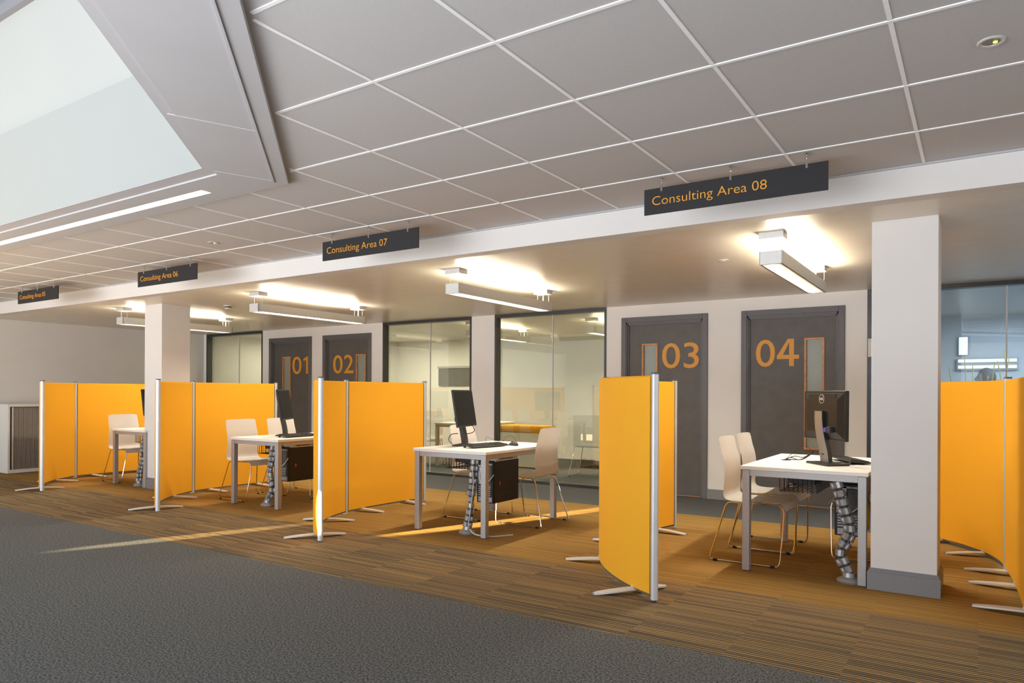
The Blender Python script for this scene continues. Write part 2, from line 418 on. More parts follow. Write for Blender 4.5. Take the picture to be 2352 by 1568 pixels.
# doors
def door(n, x0, x1, vp, num, body, label):
    """x0,x1: outer edges of the architrave; vp and num: x ranges of the vision panel and the number"""
    root = empty('door_%d' % n, ((x0 + x1) / 2, YB, 0)); root['kind'] = 'structure'; root['label'] = label
    c = (x0 + x1) / 2; a, b_ = x0 - c, x1 - c; W = 0.062
    f = MB()
    f.box(a, a + W, -0.02, 0.0, 0, 2.158, bev=0.003); f.box(b_ - W, b_, -0.02, 0.0, 0, 2.158, bev=0.003)
    f.box(a + W, b_ - W, -0.02, 0.0, 2.158 - W, 2.158, bev=0.003)
    # stepped lining and stop
    f.box(a + W - 0.01, a + W + 0.014, -0.008, 0.1, 0, 2.10); f.box(b_ - W - 0.014, b_ - W + 0.01, -0.008, 0.1, 0, 2.10)
    f.box(a + W, b_ - W, -0.008, 0.1, 2.075, 2.10)
    f.box(a + W + 0.014, a + W + 0.028, 0.010, 0.1, 0, 2.078); f.box(b_ - W - 0.028, b_ - W - 0.014, 0.010, 0.1, 0, 2.078)
    f.box(a + W + 0.014, b_ - W - 0.014, 0.010, 0.1, 2.058, 2.078)
    f.build('door_frame', M['frame'], root)
    la, lb = a + W + 0.028, b_ - W - 0.028
    v0, v1, vz0, vz1 = vp[0] - c, vp[1] - c, 0.62, 1.83
    l = MB(); y0, y1 = 0.028, 0.075
    l.box(la, v0, y0, y1, 0.012, 2.058); l.box(v1, lb, y0, y1, 0.012, 2.058)
    l.box(v0, v1, y0, y1, 0.012, vz0); l.box(v0, v1, y0, y1, vz1, 2.058)
    leaf = l.build('door_leaf', M['door'], root)
    e = MB(); e.box(la, lb, y0 + 0.004, y1, 0.002, 0.012); e.build('door_bottom_edge', M['wood'], leaf)
    p = MB(); w = 0.02
    p.box(v0, v0 + w, y0 - 0.012, y1, vz0, vz1); p.box(v1 - w, v1, y0 - 0.012, y1, vz0, vz1)
    p.box(v0 + w, v1 - w, y0 - 0.012, y1, vz0, vz0 + w); p.box(v0 + w, v1 - w, y0 - 0.012, y1, vz1 - w, vz1)
    vf = p.build('vision_panel_frame', M['wood'], leaf); vf['label'] = 'orange brown timber bead'
    g = MB(); g.box(v0 + w, v1 - w, y0 + 0.015, y0 + 0.021, vz0 + w, vz1 - w); g.build('vision_panel_glass', M['frost'], leaf)
    t = text_mesh('door_number', body, M['orange'], leaf, bold=0.004)
    n1 = num[1] - c
    if body == '01':      # the numeral one with its slanting flag
        z_ = text_mesh('door_number', '0', M['orange'], None, bold=0.004); t.data = z_.data; bpy.data.objects.remove(z_)
        n1 = num[0] - c + 0.235
        q = MB(); a0 = num[0] - c + 0.275; H0, H1 = 1.528, 1.823
        prof = [(a0 + 0.075, H0), (a0 + 0.122, H0), (a0 + 0.122, H1), (a0 + 0.085, H1), (a0, H1 - 0.045), (a0 + 0.018, H1 - 0.082), (a0 + 0.075, H1 - 0.052)]
        q.prism([(x, z) for x, z in prof], 0, 0.002); q.xf(Matrix(((1, 0, 0, 0), (0, 0, -1, y0 - 0.001), (0, 1, 0, 0), (0, 0, 0, 1))))
        q.build('door_number', M['orange'], leaf)
    if body == '04':      # open numeral four
        z_ = text_mesh('door_number', '0', M['orange'], None, bold=0.004); t.data = z_.data; bpy.data.objects.remove(z_)
        n1 = num[0] - c + 0.207
        q = MB(); e1 = num[1] - c; a0 = e1 - 0.232
        q.prism([(e1 - 0.103, 1.528), (e1 - 0.053, 1.528), (e1 - 0.053, 1.828), (e1 - 0.103, 1.828)], 0, 0.002)
        q.prism([(a0, 1.607), (e1, 1.607), (e1, 1.652), (a0, 1.652)], 0, 0.0024)
        q.prism([(a0, 1.640), (a0 + 0.058, 1.640), (e1 - 0.085, 1.828), (e1 - 0.118, 1.828)], 0, 0.0028)
        q.xf(Matrix(((1, 0, 0, 0), (0, 0, -1, y0 - 0.001), (0, 1, 0, 0), (0, 0, 0, 1))))
        q.build('door_number', M['orange'], leaf)
    fit_text(t, num[0] - c, n1, 1.523, 1.828, y0 - 0.002)
    return root
door(1, -10.51, -9.412, (-10.185, -9.975), (-9.935, -9.515), '01', 'charcoal door numbered 01 in orange, leftmost of the four doors')
door(2, -9.135, -8.03, (-8.39, -8.175), (-8.925, -8.455), '02', 'charcoal door numbered 02 in orange, glass strip on its right')
door(3, -3.734, -2.644, (-3.473, -3.268), (-3.215, -2.76), '03', 'charcoal door numbered 03 in orange, glass strip on its left')
door(4, -2.258, -1.182, (-1.59, -1.387), (-2.105, -1.645), '04', 'charcoal door numbered 04 in orange, behind the nearest white table')

# glazed partitions
def window(n, x0, x1, joints, label):
    root = empty('window_%d' % n, (x0, YB, 0)); root['kind'] = 'structure'; root['label'] = label
    w = x1 - x0; f = MB(); fw = 0.032
    f.box(0, fw, -0.004, 0.104, 0, ZS - 0.002); f.box(w - fw, w, -0.004, 0.104, 0, ZS - 0.002)
    f.box(fw, w - fw, -0.004, 0.104, ZS - 0.042, ZS - 0.002); f.box(fw, w - fw, -0.004, 0.104, 0, 0.035)
    f.build('window_frame', M['winframe'], root)
    js = [0] + [j - x0 for j in joints] + [w]
    for a, b_ in zip(js[:-1], js[1:]):
        g = MB(); g.box(a + fw if a == 0 else a + 0.006, b_ - fw if b_ == w else b_ - 0.006, 0.07, 0.076, 0.035, ZS - 0.042)
        g.build('glass_pane', M['glass_blue' if n == 4 else 'glass'], root)
    for j in joints:
        s_ = MB(); s_.box(j - x0 - 0.006, j - x0 + 0.006, 0.066, 0.08, 0.035, ZS - 0.042)
        s_.build('glazing_joint', M['cablew'], root)
window(1, -12.37, -10.70, [-11.47], 'black framed glazed partition in the far left corner')
window(2, -7.79, -6.065, [-6.885], 'black framed glazed partition just right of door 02')
window(3, -5.665, -3.944, [-4.77], 'black framed glazed partition just left of door 03')
window(4, -0.972, 2.6, [0.216, 1.4], 'black framed glazed partition right of door 04 behind the column')

# room dividers behind the glass
mb = MB()
for x in (-10.62, -3.83, -1.08): mb.box(x - 0.04, x + 0.04, YB + WT, YROOM, 0, ZS)
struct('wall_divider', mb, M['wall_warm'])

# columns
def column(x0, x1, label):
    w = x1 - x0
    root = empty('column', ((x0 + x1) / 2, 4.984 + w / 2, 0)); tag(root, label, 'column', 'square white columns')
    h = w / 2
    s_ = MB(); s_.box(-h, h, -h, h, 0, ZS, bev=0.003); s_.build('shaft', M['wall'], root)
    k_ = MB(); e = 0.018
    k_.box(-h - e, h + e, -h - e, h + e, 0, 0.112); k_.box(-h - e * 0.6, h + e * 0.6, -h - e * 0.6, h + e * 0.6, 0.112, 0.124)
    k_.box(-h - e * 0.3, h + e * 0.3, -h - e * 0.3, h + e * 0.3, 0.124, 0.134)
    k_.build('skirting', M['skirt'], root)['label'] = 'grey painted skirting'
column(-0.568, -0.207, 'white square column with grey skirting at the right, before the nearest table')
column(-8.835, -8.455, 'white square column at the left, under the Consulting Area 06 sign')

# ------------------------------------------------------------------ curved fabric screens
def arc(p, q, sag, n=14):
    p, q = Vector(p), Vector(q); c = (q - p); L = c.length; d = c / L; nrm = Vector((-d.y, d.x))
    if abs(sag) < 1e-4: return [p + c * (i / n) for i in range(n + 1)]
    R = (L * L / 4 + sag * sag) / (2 * abs(sag)); s = 1 if sag > 0 else -1
    ctr = (p + q) / 2 - nrm * s * (R - abs(sag)); a = math.asin(min(1, L / 2 / R))
    out = []
    for i in range(n + 1):
        t = -a + 2 * a * i / n
        out.append(ctr + nrm * s * R * math.cos(t) + d * R * math.sin(t))
    return out

def screen(pts, sags, feet, label, height=1.333, swap=None):
    o = Vector(pts[1])
    root = empty('curved_screen', (o.x, o.y, 0)); tag(root, label, 'screen', 'yellow curved privacy screens')
    P = [Vector(p) - o for p in pts]
    for k_, (a, b_) in enumerate(zip(P[:-1], P[1:])):
        line = arc(a, b_, sags[k_]); th = 0.016
        # trim ends for posts
        nrm = []
        for i in range(len(line)):
            t = (line[min(i + 1, len(line) - 1)] - line[max(i - 1, 0)]).normalized(); nrm.append(Vector((-t.y, t.x)))
        mbp = MB(); rows = []
        z0, z1 = 0.035, height - 0.006
        b = bmesh.new()
        prof = [(th, z0 + 0.006), (th, z1 - 0.012), (th * 0.6, z1 - 0.003), (0, z1), (-th * 0.6, z1 - 0.003), (-th, z1 - 0.012), (-th, z0 + 0.006), (-th * 0.5, z0), (th * 0.5, z0)]
        rings = []
        t0, tn = (line[1] - line[0]).normalized(), (line[-1] - line[-2]).normalized()
        line[0] = line[0] + t0 * 0.027; line[-1] = line[-1] - tn * 0.027
        for p, n_ in zip(line, nrm): rings.append([b.verts.new((p.x + n_.x * u, p.y + n_.y * u, z)) for u, z in prof])
        m_ = len(prof)
        for i in range(len(rings) - 1):
            for j in range(m_): b.faces.new((rings[i][j], rings[i][(j + 1) % m_], rings[i + 1][(j + 1) % m_], rings[i + 1][j]))
        b.faces.new(rings[0]); b.faces.new(rings[-1][::-1])
        bmesh.ops.recalc_face_normals(b, faces=b.faces[:])
        mbp._merge(b)
        pn = mbp.build('fabric_panel', M['yellow'], root, smooth=True)
        # bottom metal rail, a sub-part of the panel
        rb = MB(); rows = [[(p.x + n_.x * u, p.y + n_.y * u, z) for u, z in ((0.012, 0.036), (0.012, 0.026), (-0.012, 0.026), (-0.012, 0.036))] for p, n_ in zip(line, nrm)]
        rb.grid(rows); rb.build('bottom_rail', M['alu_dark'], pn)
        for t in feet[k_]:
            i = int(round(t * (len(line) - 1))); p, n_ = line[i], nrm[i]
            fm = MB(); rows = []
            d = Vector((n_.y, -n_.x))
            for s_ in range(-8, 9):
                u = s_ / 8 * 0.255; hw = 0.031 * math.sqrt(max(0.05, 1 - (s_ / 8.3) ** 6)); cz = 0.004 + 0.024 * (1 - (s_ / 8) ** 2)
                bow = 0.055 * (s_ / 8) ** 2
                q = p + n_ * u + d * bow
                rows.append([(q.x + d.x * w_, q.y + d.y * w_, z_) for w_, z_ in ((-hw, cz - 0.004), (-hw, cz + 0.006), (0, cz + 0.009), (hw, cz + 0.006), (hw, cz - 0.004), (-hw, cz - 0.004))])
            fm.grid(rows); ft = fm.build('foot', M['foot'], root, smooth=True)
            cm = MB(); cm.box(-0.012, 0.012, -0.02, 0.02, 0.03, 0.05)
            cm.xf(Matrix.Translation((p.x, p.y, 0)) @ Matrix.Rotation(math.atan2(d.y, d.x), 4, 'Z')); cm.build('foot_clamp', M['alu'], ft)
    for i, p in enumerate(P):
        # flattened oval extrusion
        if i == 0: t = P[1] - P[0]
        elif i == len(P) - 1: t = P[-1] - P[-2]
        else: t = P[i + 1] - P[i - 1]
        ang = math.atan2(t.y, t.x)
        po = MB(); poly = []
        for k_ in range(16):
            a = 2 * PI * k_ / 16; poly.append((0.021 * math.copysign(abs(math.cos(a)) ** 0.6, math.cos(a)), 0.0205 * math.copysign(abs(math.sin(a)) ** 0.6, math.sin(a))))
        po.prism(poly, 0.012, height); R_ = Matrix.Translation((p.x, p.y, 0)) @ Matrix.Rotation(ang, 4, 'Z'); po.xf(R_)
        pp = po.build('post', M['alu'], root, smooth=True)
        g = MB()
        for sgn in (-1, 1):
            if (i == 0 and sgn == -1) or (i == len(P) - 1 and sgn == 1): continue
            g.box(sgn * 0.0235 - 0.004, sgn * 0.0235 + 0.004, -0.014, 0.014, 0.03, height - 0.008)
        g.xf(R_); g.build('post_gasket', M['alu_dark'], pp)
        c = MB(); c.prism([(x * 1.06, y * 1.06) for x, y in poly], height, height + 0.012); c.xf(R_); c.build('post_cap', M['alu_dark'], pp)
    return root
FE = [(0.17, 0.74), (0.22, 0.76)]
screen([(-9.456, 4.077), (-10.54, 4.96), (-10.50, 6.15)], [0.15, 0.05], FE, 'yellow curved screen at far left, left of the left column')
screen([(-6.928, 4.05), (-7.825, 4.999), (-7.81, 6.18)], [0.14, 0.05], FE, 'yellow curved screen just right of the left column')
screen([(-4.482, 3.994), (-5.263, 5.013), (-5.215, 6.152)], [0.14, 0.045], FE, 'yellow curved screen with sunlit end post, left of the Consulting Area 07 table')
screen([(-1.59, 3.954), (-2.42, 5.02), (-2.305, 6.196)], [0.14, 0.05], FE, 'yellow curved screen in the middle foreground, its convex face towards us')
screen([(0.225, 4.55), (0.165, 5.97), (-0.60, 7.08)], [-0.02, -0.19], [(0.22, 0.66, 0.93), (0.35, 0.75)], 'yellow curved screen at far right, beyond the right column')

# ------------------------------------------------------------------ hanging signs
def sign(x0, n, label):
    w, z0, z1, y = 1.005, 2.268, 2.418, 3.94
    root = empty('hanging_sign', (x0, y, z0)); tag(root, label, 'sign', 'hanging consulting area signs')
    b = MB(); b.box(0, w, -0.004, 0.004, 0, z1 - z0); b.build('sign_board', M['sign'], root)
    t = text_mesh('sign_lettering', 'Consulting Area %s' % n, M['orange'], root, bold=-0.008)
    fit_text(t, 0.05, 0.70, 0.035, 0.103, -0.0045); split_words(t, root, 3)
    for u in (0.105, 0.505, 0.90):
        f = MB(); f.tube([(u, 0, 0.128), (u, 0, 0.162)], 0.0075, 12); cl = f.build('cable_clamp', M['chrome'], root, smooth=True)
        f = MB(); f.tube([(u, 0, 0.155), (u, 0, ZC - z0 - 0.025)], 0.0012, 6); f.build('cable', M['chrome'], cl)
        f = MB(); f.tube([(u, 0, ZC - z0 - 0.030), (u, 0, ZC - z0)], [0.0085, 0.0085], 12); f.build('ceiling_fixing', M['chrome'], root, smooth=True)
sign(-1.656, '08', 'dark hanging sign reading Consulting Area 08, nearest of the row')
sign(-4.405, '07', 'dark hanging sign reading Consulting Area 07')
sign(-7.11, '06', 'dark hanging sign reading Consulting Area 06')
sign(-9.77, '05', 'dark hanging sign reading Consulting Area 05, farthest at the left')

# ------------------------------------------------------------------ pendant luminaires
def area_light(name, loc, size, energy, col, rot=(0, 0, 0), spread=None):
    l = bpy.data.lights.new(name, 'AREA'); l.shape = 'RECTANGLE'; l.size, l.size_y = size; l.energy = energy; l.color = col
    if spread: l.spread = spread
    o = bpy.data.objects.new(name, l); COL.objects.link(o); o.location = loc; o.rotation_euler = rot
    return o

def luminaire():
    root = empty('pendant_luminaire', (0, 0, 0))
    L, w, h = 1.62, 0.075, 0.088
    b = MB()       # body: side walls, end plates, a tray
    b.box(-w, -w + 0.006, 0, L, 0, h); b.box(w - 0.006, w, 0, L, 0, h)
    b.box(-w, w, 0, 0.012, 0, h); b.box(-w, w, L - 0.012, L, 0, h)
    b.box(-w + 0.006, w - 0.006, 0.012, L - 0.012, 0.045, 0.05)
    b.build('housing', M['lamp'], root)
    r = MB(); r.box(-w + 0.007, w - 0.007, 0.013, L - 0.013, 0.040, 0.044); r.build('reflector', M['reflector_glow'], root)
    t = MB(); t.tube([(-0.018, 0.03, 0.024), (-0.018, L - 0.03, 0.024)], 0.011, 10); t.build('lamp_tube', M['tube'], root, smooth=True)
    lv = MB()
    for i in range(44):
        y = 0.03 + (L - 0.06) * i / 43; lv.box(-w + 0.008, w - 0.008, y - 0.001, y + 0.001, 0.001, 0.012)
    for x in (-w + 0.012, w - 0.012): lv.box(x - 0.004, x + 0.004, 0.013, L - 0.013, 0.0, 0.014)
    lv.build('louvre', M['louvre'], root)
    for y in (0.0, L - 0.12):
        m_ = MB(); m_.box(-0.08, 0.08, y, y + 0.12, ZS - 2.09 - 0.042, ZS - 2.09); mt = m_.build('ceiling_mount', M['lamp'], root)
        c = MB()
        for x in (-0.068, 0.068): c.tube([(x, y + 0.06, h - 0.004), (x, y + 0.06, ZS - 2.09 - 0.04)], 0.0016, 6)
        if y > 0: c.tube([(0.0, y + 0.06, 0.05), (0.0, y + 0.06, ZS - 2.09 - 0.04)], 0.006, 6)
        c.build('suspension_cable', M['cablew'], mt)
    return root
lum0 = luminaire()
LUMS = [(-1.17, 'silver pendant light above the Consulting Area 08 table, nearest of the row'),
        (-3.87, 'silver pendant light above the Consulting Area 07 table'),
        (-6.60, 'silver pendant light behind the Consulting Area 06 sign, right of left column'),
        (-9.335, 'silver pendant light partly hidden behind the left column')]
UP, DOWN = 36.0, 52.0
def add_lum(x, y, label, first=False, up=UP, down=DOWN, group='pendant lights over the consulting tables'):
    o = lum0 if first else copy_tree(lum0)
    o.location = (x, y, 2.09); tag(o, label, 'pendant light', group)
    area_light('uplight', (x, y + 0.81, 2.09 + 0.075), (0.10, 1.42), up, (1.0, 0.87, 0.66), (PI, 0, 0))
    area_light('downlight', (x - 0.018, y + 0.81, 2.09 + 0.012), (0.03, 1.5), down, (1.0, 0.89, 0.72))
for i, (x, lb) in enumerate(LUMS): add_lum(x, 4.93, lb, i == 0)

# linear cove light in the band
mb = MB(); mb.box(XL, -3.99, SY0, SY1, ZB + 0.012, ZB + 0.02)
o = mb.build('linear_ceiling_light', M['cove']); tag(o, 'long recessed strip light glowing in the ceiling edge at the left', 'strip light')

# ------------------------------------------------------------------ tables with basket
def make_table():
    root = empty('table', (0, 0, 0))
    W, D, H = 0.80, 1.22, 0.725
    t = MB(); t.box(0, W, 0, D, H - 0.026, H, bev=0.004); t.build('tabletop', M['desk'], root)
    lw = 0.05; ins = 0.012
    for x in (ins, W - ins - lw):
        for y in (ins, D - ins - lw):
            l = MB(); l.box(x, x + lw, y, y + lw, 0.004, H - 0.028, bev=0.003); lo = l.build('leg', M['leg'], root)
            f = MB(); f.box(x + 0.004, x + lw - 0.004, y + 0.004, y + lw - 0.004, 0, 0.006); f.build('foot_pad', M['black'], lo)
    for y in (ins + 0.008, D - ins - 0.033):
        r = MB(); r.box(ins + lw, W - ins - lw, y, y + 0.025, H - 0.068, H - 0.027); r.build('rail', M['leg'], root)
    for x in (ins + 0.008, W - ins - 0.033):
        r = MB(); r.box(x, x + 0.025, ins + lw, D - ins - lw, H - 0.068, H - 0.027); r.build('rail', M['leg'], root)
    # wire cable basket under the top
    b = MB(); z0, z1 = 0.545, 0.695
    x0, x1, y0, y1 = 0.22, 0.46, 0.20, 1.00
    n = 16
    for i in range(n + 1):
        y = y0 + (y1 - y0) * i / n
        b.tube([(x0, y, z1), (x0, y, z0), (x1, y, z0), (x1, y, z1 - 0.03)], 0.0028, 5)
    for (x, z) in ((x0, z0), (x1, z0), (x0, z1 - 0.05), (x1, z1 - 0.05), (x0 + 0.06, z0)):
        b.tube([(x, y0, z), (x, y1, z)], 0.0025, 5)
    for y in (y0, y1):
        for i in range(1, 8):
            x = x0 + (x1 - x0) * i / 8; b.tube([(x, y, z0), (x, y, z1 - 0.03)], 0.0028, 5)
        b.tube([(x0, y, z1 - 0.03), (x1, y, z1 - 0.03)], 0.003, 5)
    for i in range(1, 8):
        x = x0 + (x1 - x0) * i / 8; b.tube([(x, y0, z0), (x, y1, z0)], 0.002, 5)
    bk = b.build('cable_basket', M['black'], root)
    p = MB(); p.box(x0 + 0.05, x1 - 0.02, y0 + 0.06, y1 - 0.08, z0 + 0.05, z0 + 0.135, bev=0.004); p.build('power_strip', M['blackmat'], bk)
    p = MB()
    for i in range(6): p.box(x0 + 0.01, x0 + 0.045, 0.42 + i * 0.055, 0.455 + i * 0.055, z0 + 0.005, z0 + 0.055, bev=0.003)
    p.build('plugs', M['cablew'], bk)
    p = MB()
    for i in range(5):
        yy = 0.34 + 0.1 * i
        p.tube(bez([(x0 + 0.02, yy, z0 + 0.02), (x0 + 0.08, yy + 0.06, z0 + 0.04), (x0 + 0.03, yy + 0.14, z0 + 0.012), (x0 + 0.09, yy + 0.22, z0 + 0.05)]), 0.004, 6)
    p.build('loose_cables', M['black'], bk)
    g = MB(); g.cyl((0.17, 0.62, H), 0.035, 0.003); g.build('cable_grommet', M['blackmat'], root)
    return root
tab0 = make_table()
TABS = [(-1.382, 4.985, '08', 'white table with silver legs nearest the right column, under sign 08'),
        (-4.222, 4.826, '07', 'white table with silver legs in the middle, under sign 07'),
        (-6.828, 4.80, '06', 'white table with silver legs under sign 06, beside the left column'),
        (-9.55, 4.945, '05', 'white table with silver legs mostly hidden behind the left column')]
for i, (x, y, n, lb) in enumerate(TABS):
    o = tab0 if i == 0 else copy_tree(tab0); o.location = (x, y, 0); tag(o, lb, 'table', 'white consulting tables')

# ------------------------------------------------------------------ cable spines
def make_spine(seed, top, foot, bow, lead=False):
    """string of moulded vertebrae hanging from a table to a weighted foot"""
    r_ = random.Random(seed)
    root = empty('cable_spine', (foot[0], foot[1], 0))
    a = Vector(top) - Vector((foot[0], foot[1], 0))
    pts = bez([a, a * 0.75 + Vector((bow[0], 0, -0.02)), a * 0.5 + Vector((bow[1], 0.01, 0)), a * 0.28 + Vector((bow[2], 0, 0)), (0.0, 0, 0.055)], 40)
    # resample into segments
    n = 11
    tot = [0]
    for p, q in zip(pts[:-1], pts[1:]): tot.append(tot[-1] + (q - p).length)
    def at(s):
        for i in range(len(pts) - 1):
            if tot[i + 1] >= s: return pts[i].lerp(pts[i + 1], (s - tot[i]) / max(1e-6, tot[i + 1] - tot[i]))
        return pts[-1]
    Lg = tot[-1] / n
    for i in range(n):
        p, q = at(i * Lg + 0.006), at((i + 1) * Lg - 0.006); d = q - p
        s_ = MB()
        rot = d.to_track_quat('Z', 'X').to_matrix().to_4x4()
        h = d.length
        for sx, ww in ((-0.024, 0.018), (0.013, 0.029)):
            s_.tube([(sx, 0, 0), (sx, 0, 0.004), (sx, 0, h - 0.004), (sx, 0, h)], [ww * 0.86, ww, ww, ww * 0.86], 10)
        s_.xf(Matrix.Translation(p) @ rot @ Matrix.Rotation(r_.uniform(-0.25, 0.25), 4, 'Z'))
        sg = s_.build('vertebra', M['spine'], root, smooth=True)
        j = MB(); j.tube([(-0.015, 0, -0.010), (-0.015, 0, h + 0.006)], 0.011, 8); j.tube([(0.011, 0, -0.010), (0.011, 0, h + 0.006)], 0.016, 8)
        j.box(-0.040, 0.042, -0.021, 0.021, h * 0.93, h * 0.97, bev=0.001)
        j.xf(Matrix.Translation(p) @ rot); j.build('vertebra_joint', M['spine_dark'], sg, smooth=True)
    f = MB(); rows = []
    for (rr, z) in ((0.0, 0.0), (0.062, 0.0), (0.066, 0.012), (0.058, 0.026), (0.036, 0.038), (0.030, 0.066), (0.0, 0.066)):
        rows.append([(rr * 1.2 * math.cos(2 * PI * k_ / 20), rr * 0.9 * math.sin(2 * PI * k_ / 20), z) for k_ in range(21)])
    f.grid(rows); f.build('weighted_foot', M['spine'], root, smooth=True)
    if not lead: return root
    c = MB(); c.tube(bez([a + Vector((-0.03, -0.02, 0)), a * 0.7 + Vector((bow[0] + 0.03, -0.035, 0)), a * 0.4 + Vector((bow[2] + 0.02, -0.03, 0)), (0.03, -0.03, 0.05)]), 0.004, 6)
    c.build('cable', M['cablew'], root)
    return root
tag(make_spine(1, (-0.79, 5.10, 0.65), (-0.70, 5.065), (0.03, 0.045, -0.03)), 'silver jointed cable spine under the nearest table, beside the right column', 'cable spine', 'jointed cable spines under tables')
tag(make_spine(2, (-3.64, 4.975, 0.65), (-3.70, 4.94), (0.0, -0.01, 0.01), lead=True), 'grey jointed cable spine under the table below sign 07', 'cable spine', 'jointed cable spines under tables')
tag(make_spine(3, (-6.27, 4.95, 0.65), (-6.36, 4.93), (-0.02, -0.03, 0.06)), 'silver jointed cable spine under the table below sign 06', 'cable spine', 'jointed cable spines under tables')
tag(make_spine(4, (-8.93, 5.05, 0.65), (-9.04, 5.03), (-0.02, 0.0, -0.02)), 'silver jointed cable spine left of the left column', 'cable spine', 'jointed cable spines under tables')

# ------------------------------------------------------------------ computers slung under the tables
def make_tower():
    root = empty('computer_tower', (0, 0, 0))
    w, d, h = 0.175, 0.40, 0.36
    c = MB(); c.box(-w / 2, w / 2, 0.012, d, 0, h, bev=0.006); cs = c.build('case', M['black'], root)
    b = MB(); b.box(-w / 2 + 0.004, w / 2 - 0.004, 0, 0.013, 0.005, h - 0.005, bev=0.002); b.build('back_plate', M['black'], root)
    v = MB(); v.box(0.0, w / 2 - 0.022, -0.002, 0.0, 0.13, h - 0.04); v.build('vent_grille', M['ports_dark'], root)
    io = MB()
    io.box(-w / 2 + 0.015, -0.01, -0.003, 0.0, 0.16, h - 0.02, bev=0.001)
    for i in range(5): io.box(-w / 2 + 0.02, w / 2 - 0.03, -0.003, 0.0, 0.065 + 0.018 * i, 0.075 + 0.018 * i)
    io.box(-w / 2 + 0.02, w / 2 - 0.01, -0.004, 0.0, 0.012, 0.055, bev=0.001)
    io.box(-w / 2 + 0.01, w / 2 - 0.012, -0.003, 0.0, h - 0.032, h - 0.02)
    io.build('port_panel', M['port'], root)
    p = MB(); p.box(-0.045, -0.012, -0.012, 0, h - 0.085, h - 0.055, bev=0.002); p.build('power_socket', M['cablew'], root)
    r = MB(); r.tube([(w / 2, 0.10, 0.175), (w / 2 + 0.002, 0.10, 0.175)], 0.010, 12); r.tube([(w / 2, 0.10, 0.163), (w / 2 + 0.0015, 0.10, 0.15)], 0.006, 8)
    r.build('badge', M['red'], cs)
    g = MB(); g.box(w / 2 - 0.006, w / 2 + 0.004, 0.03, 0.37, h, h + 0.012); g.box(-w / 2, w / 2, 0.08, 0.11, h, h + 0.02); g.box(-w / 2, w / 2, 0.30, 0.33, h, h + 0.02)
    g.build('hanger_bracket', M['leg'], root)
    k_ = MB(); k_.tube(bez([(-0.03, -0.01, h - 0.07), (-0.035, -0.03, h - 0.14), (0.0, -0.035, h - 0.2), (0.05, -0.02, h - 0.17), (0.1, -0.01, h - 0.11)]), 0.0045, 6)
    k_.build('power_cable', M['cablew'], root)
    return root
pc0 = make_tower()
for i, (x, y, z, lb) in enumerate([(-0.745, 5.325, 0.25, 'black computer tower slung under the nearest table, back panel showing'),
        (-3.545, 4.985, 0.272, 'black computer tower slung under the table below sign 07'),
        (-6.155, 4.965, 0.272, 'black computer tower slung under the table below sign 06'),
        ]):
    o = pc0 if i == 0 else copy_tree(pc0); o.location = (x, y, z); tag(o, lb, 'computer', 'computer towers slung under tables')
    # raise bracket to underside of the top

